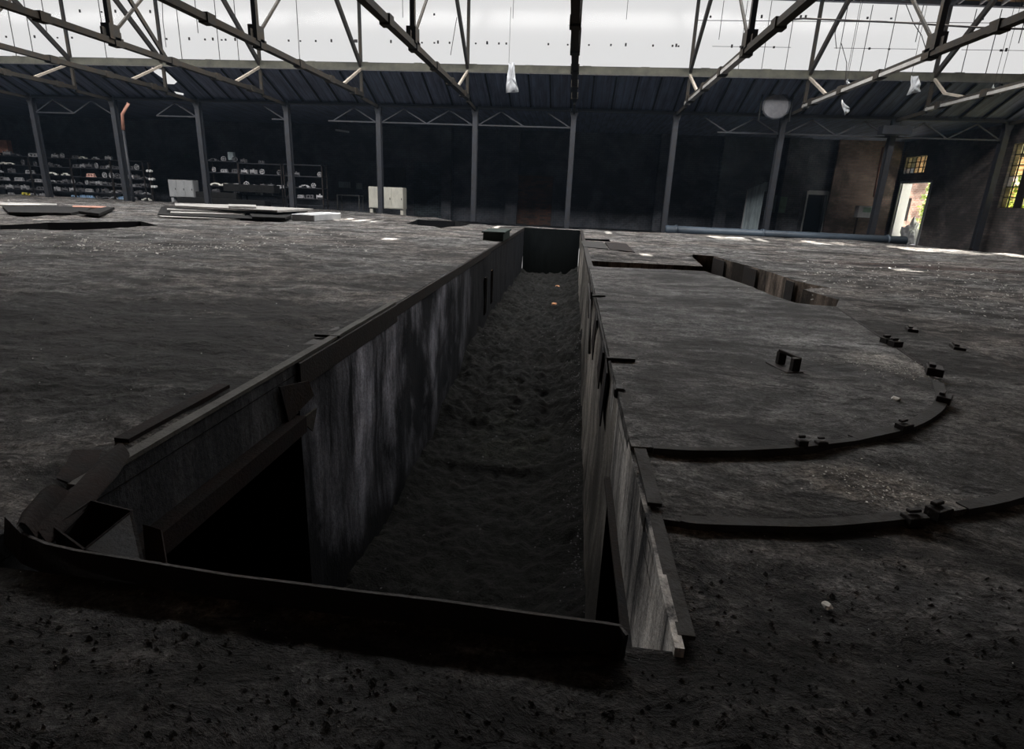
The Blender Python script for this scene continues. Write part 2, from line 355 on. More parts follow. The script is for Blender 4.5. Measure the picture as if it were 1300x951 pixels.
def edge_dist(x, y, poly):
    d = 9.0; p = Vector((x, y))
    for i in range(len(poly)):
        a = Vector(poly[i]); b = Vector(poly[(i + 1) % len(poly)]); ab = b - a
        t = max(0, min(1, (p - a).dot(ab) / ab.length_squared)); d = min(d, (p - a - ab * t).length)
    return d
def rough(x, y, k=1.0):
    d = math.hypot(x, y)
    h = (noise.fractal(Vector((x * .55, y * .9, 1)), 1.0, 2.0, 3)) * .04
    h += (noise.fractal(Vector((x * 1.8, y * 3.4, 3)), .9, 2.1, 5)) * .028
    if d < 14:
        n = noise.noise(Vector((x * 1.1, y * 1.6, 9))); cl = max(0, n)
        h += (.25 + cl) * noise.fractal(Vector((x * 9, y * 12, 5)), .8, 2.2, 4) * .032
    return h * k
def h_floor(x, y):
    h = rough(x, y) - .01
    if y < 40 and -3.6 < x < 6.2:
        e = min(edge_dist(x, y, pit), edge_dist(x, y, outer) if x > 0 else 9)
        h = min(h, .02) * min(1, .1 + e * 1.5) if e < .6 else h
    return h
def h_near(x, y): return h_floor(x, y)
def h_inner(x, y): return .075 + rough(x, y, .45) * min(1, edge_dist(x, y, inner) * 2 + .1)
def h_ring(x, y): return .035 + rough(x, y, .5) * min(1, edge_dist(x, y, outer) * 3 + .1)
floor = structure(patch('floor', MT['floor'], plat, [pit, inner_slab, ring_slab, arc_hole, trench, hole_l, hole_l2, notch], h_floor, .013, .0085, skirt=None))
s1 = structure(patch('floor_slab', MT['slab'], inner_slab, [], h_inner, .011, .008, skirt=-.02))
s2 = structure(patch('floor_ring', MT['ring'], ring_slab, [], h_ring, .011, .008, skirt=-.05))
# lower ground beyond the platform, all around
mb = MB(); mb.add([(-70, -20, -.95), (45, -20, -.95), (45, 62, -.95), (-70, 62, -.95)], [(0, 1, 2, 3)])
low = MB()
for a in [(-62, PX0 - 1.6, -10, 51), (PX1 + 1.4, 28, -10, 51), (PX0 - 1.6, PX1 + 1.4, PY1, 51), (PX0 - 1.6, PX1 + 1.4, -10, 1.0)]:
    low.add([(a[0], a[2], -.95), (a[1], a[2], -.95), (a[1], a[3], -.95), (a[0], a[3], -.95)], [(0, 1, 2, 3)])
structure(low.build('floor_lower', MT['lower']))
def wall_strip(name, mat, pts, ztop, zbot, closed=True, thick=0.0):
    m = MB(); n = len(pts)
    for i in range(n if closed else n - 1):
        a, b = pts[i], pts[(i + 1) % n]
        m.add([(a[0], a[1], ztop), (b[0], b[1], ztop), (b[0], b[1], zbot), (a[0], a[1], zbot)], [(0, 1, 2, 3)])
    return structure(m.build(name, mat))
wall_strip('wall_arc_hole', MT['holewall'], arc_hole[6:] , .0, -1.0, False)
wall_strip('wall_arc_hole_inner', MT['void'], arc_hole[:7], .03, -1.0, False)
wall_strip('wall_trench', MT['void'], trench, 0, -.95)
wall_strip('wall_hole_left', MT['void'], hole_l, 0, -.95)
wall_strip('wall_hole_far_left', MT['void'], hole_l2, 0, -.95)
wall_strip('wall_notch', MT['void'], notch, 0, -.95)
wall_strip('wall_platform_edge', MT['darkwood'], plat[1:], 0.0, -.95, False)
for (a_, b_, t0, t1, lb) in (((4.62, 17.5), (4.73, 16.27), .1, .9, 'black steel sheet against the far end of the curved hole'), ((5.02, 14.74), (5.11, 13.55), -.6, .2, 'black steel sheet in the middle of the curved hole wall'), ((5.11, 13.55), (5.17, 12.4), .65, 1.0, 'black steel sheet at the near corner of the curved hole')):
    a_, b_ = Vector(a_), Vector(b_); p0_, p1_ = a_.lerp(b_, t0), a_.lerp(b_, t1)
    tag(MB().plate([(p0_.x - .06, p0_.y, -.03), (p1_.x - .06, p1_.y, -.03), (p1_.x - .06, p1_.y, -.94), (p0_.x - .06, p0_.y, -.94)], .02).build('steel_sheet', MT['blk']), lb, 'steel sheet')
# ------------------------------------------------------------------ the pit
def pit_side(name, mat, X, y0, y1, sgn, z1=-3.6):
    m = MB(); ny = int((y1 - y0) / .12); nz = 30
    for i in range(ny + 1):
        for j in range(nz + 1):
            y = y0 + (y1 - y0) * i / ny; z = z1 * j / nz
            d = noise.fractal(Vector((y * 1.1, z * .8, X)), 1, 2, 4) * .04 * min(1, j / 3) * min(1, (y - y0) * 3)
            if j > nz * .8: d += .0
            m.v.append((X + sgn * d, y, z))
    for i in range(ny):
        for j in range(nz):
            a = i * (nz + 1) + j; m.f.append((a, a + 1, a + nz + 2, a + nz + 1))
    return structure(m.build(name, mat, smooth=True))
YL, YR = 4.45, 4.12
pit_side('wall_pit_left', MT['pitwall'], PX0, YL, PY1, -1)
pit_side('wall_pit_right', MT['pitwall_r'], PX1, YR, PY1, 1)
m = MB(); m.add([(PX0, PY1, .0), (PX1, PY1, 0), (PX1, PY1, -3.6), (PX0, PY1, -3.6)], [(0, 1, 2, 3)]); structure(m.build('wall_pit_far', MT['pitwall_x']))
# cavities on either side and the near end of the pit
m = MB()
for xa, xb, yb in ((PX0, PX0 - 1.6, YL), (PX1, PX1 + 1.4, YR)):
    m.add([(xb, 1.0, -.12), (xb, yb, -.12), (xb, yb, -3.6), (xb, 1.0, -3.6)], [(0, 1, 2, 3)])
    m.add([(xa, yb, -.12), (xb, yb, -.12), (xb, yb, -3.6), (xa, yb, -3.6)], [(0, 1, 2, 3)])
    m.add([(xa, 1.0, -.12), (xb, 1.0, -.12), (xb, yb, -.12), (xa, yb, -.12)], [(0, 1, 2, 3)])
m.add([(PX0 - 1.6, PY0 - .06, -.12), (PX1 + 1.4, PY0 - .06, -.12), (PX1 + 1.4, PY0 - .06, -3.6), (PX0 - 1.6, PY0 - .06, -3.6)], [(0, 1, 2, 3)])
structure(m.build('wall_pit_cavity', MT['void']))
def h_pit(x, y):
    base = -3.35 + max(0, min(1, (y - 8.9) / 5)) * .85
    if y > 8.5: base += .10 * min(1, (y - 8.5) * 6)
    dr = PX1 - x; dl = x - PX0
    heap = .55 * max(0, 1 - dr / .75) ** 1.2 * (.6 + .6 * noise.noise(Vector((y * .9, 2, 0)))) + .30 * max(0, 1 - dl / .6) * (.5 + .7 * noise.noise(Vector((y * .8, 7, 0))))
    rub = noise.fractal(Vector((x * 2.5, y * 2.5, 4)), .8, 2.1, 5) * (.06 if y < 10 else .14)
    near = .05 * noise.fractal(Vector((x * 6, y * 6, 4)), .8, 2.1, 4)
    return base + max(0, heap) + rub + near
def patch_grid(name, mat, x0, x1, y0, y1, hf, dx, dy):
    m = MB(); nx = int((x1 - x0) / dx); ny = int((y1 - y0) / dy)
    for i in range(nx + 1):
        for j in range(ny + 1):
            x = x0 + (x1 - x0) * i / nx; y = y0 + (y1 - y0) * j / ny; m.v.append((x, y, hf(x, y)))
    for i in range(nx):
        for j in range(ny):
            a = i * (ny + 1) + j; m.f.append((a, a + ny + 1, a + ny + 2, a + 1))
    return m.build(name, mat, smooth=True)
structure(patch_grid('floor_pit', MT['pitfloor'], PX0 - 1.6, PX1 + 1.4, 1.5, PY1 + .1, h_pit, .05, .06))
# dark edge beam along the top of the left wall, stepping
structure(MB().box(PX0 - .25, PX0 + .035, YL, 7.3, -.27, -.012).box(PX0 - .25, PX0 + .02, 7.3, 16.5, -.2, -.012).box(PX0 - .25, PX0 + .02, 16.5, PY1, -.14, -.012).build('trim_left_beam', MT['blk'], bevel=.006))
structure(MB().box(PX1 - .015, PX1 + .12, 5.3, PY1, -.10, .01).build('trim_right_beam', MT['blk'], bevel=.005))
# dark slots in the left wall, stood in for by added black channels
for i, (a, b) in enumerate((((616, 352), (620, 392)), ((624, 343), (628, 378)))):
    p = WX(a[0], a[1], PX0); q = WX(b[0], b[1], PX0)
    e = MB().box(PX0 - .03, PX0 + .05, p.y - .13, p.y - .09, q.z, p.z).box(PX0 - .03, PX0 + .05, p.y + .09, p.y + .13, q.z, p.z).box(PX0 - .03, PX0 + .015, p.y - .12, p.y + .12, q.z, p.z).build('slot_channel', MT['blk'])
    tag(e, 'black upright channel made for a dark slot in the left pit wall, ' + ('the longer, nearer one' if i == 0 else 'the shorter one farther along'), 'steel channel', 'dark slots of the left pit wall')
# left girder
e = empty('pit_girder', (PX0, 3.0, -.6)); tag(e, 'heavy dark steel girder along the left pit edge with a black cavity below', 'girder')
def slab_bar(mb, X0, X1, ya, yb, z0, z1, n=14, amp=.006, sd=0):
    for i in range(n + 1):
        y = ya + (yb - ya) * i / n; d = noise.noise(Vector((y * 2, sd, 0))) * amp
        for X, z in ((X0, z0), (X1, z0), (X1, z1), (X0, z1)): mb.v.append((X + d, y, z + d))
    o = len(mb.v) - 4 * (n + 1)
    for i in range(n):
        for k in range(4): mb.f.append((o + i * 4 + k, o + i * 4 + (k + 1) % 4, o + i * 4 + 4 + (k + 1) % 4, o + i * 4 + 4 + k))
    mb.f += [(o, o + 1, o + 2, o + 3), (o + 4 * n + 3, o + 4 * n + 2, o + 4 * n + 1, o + 4 * n)]; return mb
slab_bar(MB(), PX0 - .075, PX0 + .012, 2.2, 7.3, -.005, .025).build('top_flange', MT['flange'], e)
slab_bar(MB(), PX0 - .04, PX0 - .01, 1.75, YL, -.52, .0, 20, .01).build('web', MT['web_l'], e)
slab_bar(MB(), PX0 - .10, PX0 + .12, 1.75, YL - .1, -.66, -.50, 14).build('bottom_flange', MT['murk'], e)
MB().plate([(PX0 + .02, 4.1, -.12), (PX0 + .05, 4.55, -.22), (PX0 + .06, 4.62, -.40), (PX0 + .02, 4.2, -.50)], .02).build('end_gusset', MT['steel'], e)
MB().plate([(PX0 + .08, 4.3, -.52), (PX0 + .12, 4.55, -.5), (PX0 + .10, 4.48, -.72)], .02).build('torn_bracket', MT['flange'], e)
# a second rail beside it
e2 = slab_bar(MB(), PX0 - .26, PX0 - .16, 2.7, 3.7, -.03, .035, 10, .01, 5).build('side_rail', MT['murk']); tag(e2, 'flat dark rail half sunk in dirt behind the left girder', 'rail')
# right girder
e = empty('pit_girder', (PX1, 2.8, -.6)); tag(e, 'white-streaked steel girder along the right pit edge, leaning over a black cavity', 'girder')
mb = MB(); n = 24
for i in range(n + 1):
    t = i / n; y = 1.60 + (4.75 - 1.60) * t; zt = .04 + noise.noise(Vector((y * 3, 0, 0))) * .012; zb = -.70 * (1 if t < .82 else (1 - (t - .82) / .18 * .7))
    for X, z in ((PX1 + .0, zt), (PX1 + .035, zt), (PX1 + .035, zb), (PX1 + .0, zb)):
        mb.v.append((X + noise.noise(Vector((y * 1.5, z * 2, 0))) * .012, y, z))
for i in range(n):
    for k in range(4): mb.f.append((i * 4 + k, i * 4 + (k + 1) % 4, i * 4 + 4 + (k + 1) % 4, i * 4 + 4 + k))
mb.f += [(0, 1, 2, 3), (4 * n + 3, 4 * n + 2, 4 * n + 1, 4 * n)]
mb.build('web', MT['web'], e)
slab_bar(MB(), PX1 + .02, PX1 + .095, 2.5, 4.1, .05, .07, 12, .008).build('top_flange', MT['curb'], e)
slab_bar(MB(), PX1 + .02, PX1 + .085, 1.66, 2.47, .02, .04, 8, .006, 3).build('top_flange', MT['curb'], e)
slab_bar(MB(), PX1 - .05, PX1 + .09, 1.6, 4.1, -.74, -.70, 14).build('bottom_flange', MT['steel'], e)
MB().box(PX1 - .03, PX1 + .06, 4.15, 4.27, .0, .09).build('end_bolt', MT['blk'], e, bevel=.015)
# peeling plates on the upper right wall
for i, (y0, y1, z0) in enumerate(((4.9, 5.35, -.5), (5.6, 6.1, -.35), (7.2, 7.9, -.5), (9.5, 10.3, -.4))):
    p = MB().plate([(PX1 - .035, y0, -.03), (PX1 - .02, y1, -.02), (PX1 - .05, y1 - .05, z0), (PX1 - .045, y0 + .12, z0 - .15)], .015).build('wall_plate', MT['steel'])
    tag(p, ['rusty steel plate hanging just beyond the right girder', 'small steel plate second along the right pit wall', 'steel plate midway along the right pit wall', 'farthest steel plate on the right pit wall'][i], 'steel plate', 'plates on the right pit wall')
    p['group'] = 'plates on the right pit wall'
pp = MB().tube([(PX1 - .06, 8.0, -.75), (PX1 - .05, 8.8, -.45), (PX1 - .04, 9.4, -.2), (PX1 - .04, 11, -.12)], .022).build('wall_cable', MT['blk'], smooth=True); tag(pp, 'black cable sagging along the right pit wall', 'cable')
# end plate (rim)
rim_px = [(8, 655), (30, 678), (60, 690), (100, 699), (160, 708), (210, 716), (290, 729), (380, 741), (460, 751), (560, 762), (680, 779), (770, 791), (787, 794), (796, 806)]
rim = [G(a, b, .10) for a, b in rim_px]
mb = MB(); n = len(rim)
for i, p in enumerate(rim):
    d = (rim[min(i + 1, n - 1)] - rim[max(i - 1, 0)]).normalized(); nn = Vector((-d.y, d.x, 0))
    wz = .004 * noise.noise(Vector((i * 3.1, 0, 0)))
    for q in (p + nn * .006, p - nn * .006, p - nn * .03 + Vector((0, 0, -.13)), p + nn * .0 + Vector((0, 0, -.13))): mb.v.append((q.x, q.y, q.z + wz if q.z > 0 else q.z))
for i in range(n - 1):
    for k in range(4): mb.f.append((i * 4 + k, i * 4 + (k + 1) % 4, i * 4 + 4 + (k + 1) % 4, i * 4 + 4 + k))
mb.f += [(0, 1, 2, 3), (4 * n - 1, 4 * n - 2, 4 * n - 3, 4 * n - 4)]
tag(mb.build('end_plate', MT['blk']), 'thin black steel plate standing on edge across the near end of the pit', 'steel plate')
# torn box section at the near left corner
def GP(l, z): return [G(a, b, z) for a, b in l]
e = empty('torn_box_section', G(120, 680, 0)); tag(e, 'open torn steel box section at the near left corner of the pit', 'steel box')
q = GP([(68, 668), (115, 635), (168, 648), (107, 697)], .07)
mb = MB()
for i in (0, 1, 2, 3):
    a, b = q[i], q[(i + 1) % 4]
    mb.plate([a, b, b + Vector((0, 0, -.26)), a + Vector((0, 0, -.26))], .008)
mb.build('casing', MT['murk'], e)
q2 = GP([(107, 697), (168, 648)], .07)
MB().plate([q2[1], G(183, 712, .0) , G(110, 700, .0) + Vector((0, .0, -.02)), q2[0]], .008).build('front_plate', MT['box'], e)
MB().plate([G(182, 666, .03), G(205, 673, .03), G(212, 716, -.06), G(186, 712, -.06)], .01).build('side_flap', MT['murk'], e)
# crumpled plates behind it
e = empty('crumpled_plate', G(90, 620, 0)); tag(e, 'crumpled dark steel plate curling over the ground left of the girder', 'steel plate')
def ribbon(pa, pb, sub=10, t=.012, bulge=.0):
    mb = MB(); n = len(pa)
    rows = []
    for i in range(n):
        row = []
        for k in range(sub + 1):
            s = k / sub; p = pa[i].lerp(pb[i], s); p = p + Vector((0, 0, bulge * math.sin(math.pi * s))) + noise.noise_vector(p * 6) * .012; row.append(p)
        rows.append(row)
    for top in (0, 1):
        o = len(mb.v)
        for r in rows:
            for p in r: mb.v.append((p.x, p.y, p.z - t * top))
        for i in range(n - 1):
            for k in range(sub):
                a = o + i * (sub + 1) + k; mb.f.append((a, a + 1, a + sub + 2, a + sub + 1))
    return mb
ribbon(GP([(150, 562), (120, 590), (95, 615), (60, 640), (35, 662)], .08), GP([(165, 575), (150, 600), (120, 635), (85, 668), (62, 690)], .05), bulge=.03).build('upper_sheet', MT['murk'], e, True)
ribbon(GP([(52, 622), (40, 636), (28, 650), (22, 668)], .14), GP([(95, 630), (80, 650), (62, 668), (50, 686)], .06), bulge=.05).build('lower_sheet', MT['murk'], e, True)
ribbon(GP([(92, 571), (80, 590), (72, 606)], .06), GP([(140, 570), (120, 596), (100, 618)], .0), bulge=.0).build('corner_sheet', MT['murk'], e, True)

# ------------------------------------------------------------------ curbs, blocks and scraps on the ground
def arcband(name, line, z, w, h, mat, label, group):
    mb = MB(); n = len(line); line = [Vector((a[0], a[1], 0)) for a in line]
    for i, p in enumerate(line):
        d = (line[min(i + 1, n - 1)] - line[max(i - 1, 0)]).normalized(); nn = Vector((-d.y, d.x, 0))
        zz = z + noise.noise(p * 2) * .004
        for q in ((p - nn * .012, zz), (p + nn * w, zz), (p + nn * w, zz - h), (p - nn * .012, zz - h)): mb.v.append((q[0].x, q[0].y, q[1]))
    for i in range(n - 1):
        for k in range(4): mb.f.append((i * 4 + k, i * 4 + (k + 1) % 4, i * 4 + 4 + (k + 1) % 4, i * 4 + 4 + k))
    mb.f += [(0, 1, 2, 3), (4 * n - 1, 4 * n - 2, 4 * n - 3, 4 * n - 4)]
    return tag(mb.build(name, mat), label, 'curb', group)
def subd(line, k=4):
    out = []
    P = [Vector((a[0], a[1], 0)) for a in line]
    for i in range(len(P) - 1):
        p0 = P[max(i - 1, 0)]; p1 = P[i]; p2 = P[i + 1]; p3 = P[min(i + 2, len(P) - 1)]
        for j in range(k):
            t = j / k; out.append(.5 * ((2 * p1) + (p2 - p0) * t + (2 * p0 - 5 * p1 + 4 * p2 - p3) * t * t + (3 * p1 - p0 - 3 * p2 + p3) * t ** 3))
    out.append(P[-1]); return [(p.x, p.y) for p in out]
arcband('slab_curb', subd([(.62, 3.135)] + inner[1:4]), .083, .035, .12, MT['curb'], 'curved iron curb on the near side of the raised slab, from the right girder to the block pair', 'iron curbs round the slab')
arcband('slab_curb', subd(inner[3:8]), .084, .075, .12, MT['curb'], 'wide curved iron curb at the right corner of the raised slab', 'iron curbs round the slab')
arcband('slab_curb', subd(inner[8:]), .080, .012, .10, MT['steel'], 'thin iron curb running back along the right side of the raised slab', 'iron curbs round the slab')
arcband('ring_curb', subd([(.66, 2.42)] + outer[1:5]), .04, .055, .09, MT['curb'], 'iron curb on the outer ring nearest the right girder', 'iron curbs round the outer ring')
arcband('ring_curb', subd(outer[5:9]), .042, .06, .09, MT['curb'], 'iron curb on the outer ring leaving the photo at the right', 'iron curbs round the outer ring')
arcband('ring_curb', subd(outer[10:]), .035, .012, .08, MT['steel'], 'thin iron edge of the outer ring far to the right of the slab', 'iron curbs round the outer ring')
def block(px, py, z, sx, sy, sz, rot, label):
    sx *= .75; sy *= .6
    p = G(px, py, z); c, s = math.cos(rot), math.sin(rot)
    mb = MB().obox((p.x, p.y, z + sz / 2 - .01), (sx / 2 * c, sx / 2 * s, 0), (-sy / 2 * s, sy / 2 * c, 0), (0, 0, sz / 2))
    mb.obox((p.x - s * sy * .2, p.y + c * sy * .2, z + sz + .008), (sx * .32 * c, sx * .32 * s, 0), (-sy * .2 * s, sy * .2 * c, 0), (0, 0, sz * .18))
    return tag(mb.build('iron_block', MT['blk'], bevel=.004), label, 'iron block', 'iron blocks round the slab')
block(1017, 567, .07, .09, .08, .06, .2, 'small iron block on the near slab curb, left of a close pair')
block(1042, 565, .07, .10, .08, .04, .25, 'small iron block on the near slab curb, right of a close pair')
block(1147, 544, .08, .15, .12, .05, .5, 'black iron block on the wide slab curb')
block(1198, 509, .08, .20, .16, .06, .9, 'black iron block at the rightmost bulge of the slab curb')
block(1185, 474, .08, .26, .22, .08, 1.1, 'large black iron block behind the rightmost bulge of the slab')
block(1126, 435, .08, .17, .16, .07, .3, 'left one of two cube-like blocks on the slab behind the pale patch')
block(1136, 439, .08, .17, .16, .07, .3, 'right one of two cube-like blocks on the slab behind the pale patch')
block(1157, 420, .04, .28, .2, .05, 1.2, 'flat iron block on the far outer ring edge')
block(1215, 443, .03, .3, .2, .05, 1.2, 'flat iron block on the ground at the far right of the outer ring')
block(1160, 662, .02, .16, .12, .05, .3, 'clod-like iron lump at the gap in the outer ring curb, left one')
block(1190, 654, .03, .16, .13, .06, .5, 'clod-like iron lump at the gap in the outer ring curb, right one')
# lifting lug on the slab
p = G(1000, 463, .075); e = empty('lifting_lug', (p.x, p.y, .075)); tag(e, 'black iron lifting lug standing on the raised slab', 'lifting lug')
a = G(990, 463, .075); b = G(1008, 472, .075); d = (b - a).normalized(); nn = Vector((-d.y, d.x, 0))
for q in (a, b):
    MB().obox(q + Vector((0, 0, .06)), d * .03, nn * .04, Vector((0, 0, .08))).build('lug_leg', MT['blk'], e, bevel=.008)
MB().bar(a + Vector((-.03, 0, .15)), b + Vector((.04, 0, .13)), .035, .03).build('lug_bar', MT['blk'], e, bevel=.006)
MB().obox((a + b) / 2 + Vector((0, 0, .0)) - nn * .03, d * .17, nn * .09, Vector((0, 0, .014))).build('lug_base', MT['blk'], e, bevel=.005)
# stone and scraps
def rock(px, py, z, r, mat, name, label, cat, seed=0, sq=.6):
    p = G(px, py, z); bm = bmesh.new(); bmesh.ops.create_icosphere(bm, subdivisions=2, radius=r)
    for v in bm.verts: v.co = v.co + noise.noise_vector(v.co / r * 1.3 + Vector((seed, 0, 0))) * r * .5; v.co.z *= sq
    me = bpy.data.meshes.new(name); bm.to_mesh(me); bm.free(); me.materials.append(mat)
    o = bpy.data.objects.new(name, me); COL.objects.link(o); o.location = (p.x, p.y, z + r * sq * .6); return tag(o, label, cat)
rock(1137, 508, .08, .032, MT['stone'], 'stone', 'small pale stone near the right end of the slab', 'stone', 3)
rock(1050, 771, .0, .02, MT['stone'], 'stone', 'small pale stone on the near right ground', 'stone', 5)
for i, (px, py) in enumerate(((708, 364), (703, 387))):
    rock(px, py, -2.38, .10 if i == 0 else .12, MT['orange'], 'brick_fragment', 'orange brick fragment on the pit floor, ' + ('the farther one' if i == 0 else 'the nearer one'), 'brick fragment', 9 + i, .45)['group'] = 'brick fragments in the pit'
# dark slits in the slab and ground, stood in for by added black bars
for i, (a, b, lab) in enumerate((((770, 457), (806, 459), 'short dark slit across the slab edge by the girder end, laid as a bar'), ((752, 377), (768, 377), 'short dark slit on the slab edge half way to the trench, laid as a bar'), ((400, 427), (432, 429), 'short dark slit on the left pit edge, laid as a bar'))):
    p, q = G(*a, .07 if i < 2 else .0), G(*b, .07 if i < 2 else .0)
    tag(MB().bar(p + Vector((0, 0, .015)), q + Vector((0, 0, .015)), .04, .03).build('slit_bar', MT['blk'], bevel=.004), lab, 'slit')
# dark cover box on left edge at the far end
a = G(613, 305, 0); b = G(641, 305, 0)
e = empty('cover_box', ((a.x + b.x) / 2, a.y + .7, 0)); tag(e, 'low dark green metal box on the left edge of the far pit', 'box')
MB().box(a.x, b.x, a.y, a.y + 2.0, 0, .26).build('box_body', MT['cover'], e, bevel=.01)
MB().box(a.x - .05, b.x + .05, a.y - .05, a.y + 2.05, .26, .33).build('box_lid', MT['cover'], e, bevel=.01)
# glass shards and grit: stuff
mb = MB(); rs = np.random.RandomState(5)
def shard(x, y, z, s):
    a = rs.uniform(0, 6.28); t = Vector((rs.uniform(-.5, .5), rs.uniform(-.9, .2), 1)).normalized(); u = t.cross(Vector((math.cos(a), math.sin(a), 0))).normalized(); w = t.cross(u)
    c = Vector((x, y, z + s * .4)); P = [c + u * s, c + w * s * .7, c - u * s * .8, c - w * s * .6 + u * s * .2]
    mb.add(P + [c - t * s * .25], [(0, 1, 2, 3), (0, 1, 4), (1, 2, 4), (2, 3, 4), (3, 0, 4)])
def scatter(n, fx, fy, smin, smax, zf=None):
    k = 0
    while k < n:
        px, py = fx(), fy(); p = G(px, py)
        if any(inpoly(np.array([p.x]), np.array([p.y]), h)[0] for h in (pit, arc_hole, hole_l, hole_l2, notch)): k += 1; continue
        d = p.length; z = h_floor(p.x, p.y)
        if inpoly(np.array([p.x]), np.array([p.y]), inner_slab)[0]: z = h_inner(p.x, p.y)
        elif inpoly(np.array([p.x]), np.array([p.y]), ring_slab)[0]: z = h_ring(p.x, p.y)
        shard(p.x, p.y, z, rs.uniform(smin, smax) * d * (.4 + rs.rand() ** 3 * 1.2)); k += 1
N = rs.normal; U = rs.uniform
scatter(420, lambda: U(0, 480), lambda: N(308, 9), .0012, .0028)
scatter(160, lambda: U(60, 330), lambda: N(314, 3), .0015, .003)
scatter(420, lambda: U(1030, 1310), lambda: 0, 0, 0) if False else None
for _ in range(620):
    px = U(1020, 1310); py = 340 + (px - 1020) * .16 + N(0, 17)
    if py < 330: continue
    p = G(px, py); shard(p.x, p.y, h_floor(p.x, p.y), U(.0012, .0026) * p.length * (.4 + rs.rand() ** 3))
for _ in range(260):
    px = U(0, 1300); py = U(330, 850) ; p = G(px, py)
    if any(inpoly(np.array([p.x]), np.array([p.y]), h)[0] for h in (pit, arc_hole)): continue
    z = h_floor(p.x, p.y)
    if inpoly(np.array([p.x]), np.array([p.y]), inner_slab)[0]: z = h_inner(p.x, p.y)
    elif inpoly(np.array([p.x]), np.array([p.y]), ring_slab)[0]: z = h_ring(p.x, p.y)
    shard(p.x, p.y, z, U(.0008, .0016) * p.length)
for _ in range(260):
    x, y = N(3.45, .28), N(5.4, .16)
    if inpoly(np.array([x]), np.array([y]), inner_slab)[0]: shard(x, y, h_inner(x, y), U(.004, .012))
for _ in range(160):
    x, y = N(1.9, .22), N(2.98, .12)
    if inpoly(np.array([x]), np.array([y]), ring_slab)[0]: shard(x, y, h_ring(x, y), U(.004, .011))
tag(mb.build('glass_shards', MT['stone']), 'pale broken glass and grit scattered over the hall floor', 'debris', kind='stuff')
mb = MB()
for _ in range(200):
    y = U(3, 26); x = U(PX0 + .1, PX1 - .1); shard(x, y, h_pit(x, y), U(.01, .03))
for _ in range(260):
    y = U(4, 14); x = PX1 - abs(N(0, .12)) - .04; shard(x, y, h_pit(x, y) + .02, U(.008, .022))
tag(mb.build('pit_rubble', MT['cast_d']), 'grey rubble and grit lying on the pit floor', 'rubble', kind='stuff')
# clods in the foreground
mb = MB()
for _ in range(1500):
    px = U(0, 1300); py = U(700, 950); p = G(px, py)
    if p.y > 1.55 and PX0 < p.x < PX1 + .1: continue
    if p.y > 2.4 and p.x > .4: continue
    r = U(.002, .007) * (1 + 1.5 * rs.rand() ** 4); c = Vector((p.x, p.y, h_floor(p.x, p.y) + r * .2)); o = len(mb.v)
    for k in range(6):
        v = [(1, 0, 0), (-1, 0, 0), (0, 1, 0), (0, -1, 0), (0, 0, 1), (0, 0, -1)][k]; v = Vector(v) * r * U(.6, 1.3); mb.v.append(tuple(c + v))
    mb.f += [tuple(o + i for i in f) for f in ((0, 2, 4), (2, 1, 4), (1, 3, 4), (3, 0, 4), (2, 0, 5), (1, 2, 5), (3, 1, 5), (0, 3, 5))]
tag(mb.build('soil_clods', MT['floor']), 'dark crumbs of soil on the ground nearest the camera', 'soil', kind='stuff')

# ------------------------------------------------------------------ planks and slabs at the far left
def flat(name, pxs, z, t, mat, label, cat, group=None):
    P = GP(pxs, z); o = tag(MB().plate([p - Vector((0, 0, t / 2)) for p in P], t).build(name, mat, rough=.03 if name == 'dark_mat' else 0), label, cat, group); return o
gp = 'flat timbers stacked on the far left floor'
flat('timber_board', [(222, 258), (290, 259.5), (398, 265), (352, 267.2), (222, 260.8)], .42, .1, MT['plank'], 'long pale board lying on top of the far timber stack', 'board', gp)
flat('timber_board', [(290, 259), (325, 260), (325, 262.5), (290, 261.5)], .52, .08, MT['plank'], 'short pale board on top of the long one in the far timber stack', 'board', gp)
flat('timber_board', [(212, 264.5), (325, 268.5), (322, 269.5), (212, 266)], .24, .05, MT['plank'], 'narrow pale board in the middle of the far timber stack', 'board', gp)
flat('timber_board', [(217, 268), (312, 270), (310, 272), (216, 270)], .16, .06, MT['plank'], 'pale board second from the ground in the far timber stack', 'board', gp)
flat('timber_board', [(200, 273.5), (337, 278), (336, 279.2), (206, 275.2)], .05, .05, MT['plank'], 'lowest narrow board in front of the far timber stack', 'board', gp)
flat('timber_board', [(205, 262), (390, 267), (370, 276), (330, 278), (200, 272)], .1, .1, MT['darkwood'], 'broad dark panel under the far timber stack', 'board', gp)
flat('timber_board', [(315, 267.8), (380, 268.6), (362, 276.5), (320, 275)], .2, .09, MT['darkwood'], 'dark short panel at the right end of the far timber stack', 'board', gp)
p = G(370, 280); q = G(416, 280)
tag(MB().box(p.x, q.x, p.y, p.y + 3.0, 0, .34).build('concrete_block', MT['greyp'], bevel=.03, rough=.03), 'broken pale concrete block beside the far timber stack', 'concrete block')
flat('dark_mat', [(3, 262), (120, 262), (112, 266), (90, 270), (10, 269)], .12, .12, MT['darkwood'], 'dark sheet of debris lying on the far left floor', 'debris sheet')
flat('dark_mat', [(100, 268), (135, 262.5), (145, 263), (125, 271)], .2, .12, MT['darkwood'], 'second dark sheet lying to the right on the far left floor', 'debris sheet')
flat('timber_board', [(0, 256.5), (72, 258.5), (72, 260), (0, 259.5)], .1, .06, MT['plank'], 'long pale board lying before the left racks', 'board')
flat('timber_board', [(92, 261), (135, 262), (130, 263.5), (92, 262.3)], .15, .06, MT['rustp'], 'brownish board lying on the dark debris at far left', 'board')
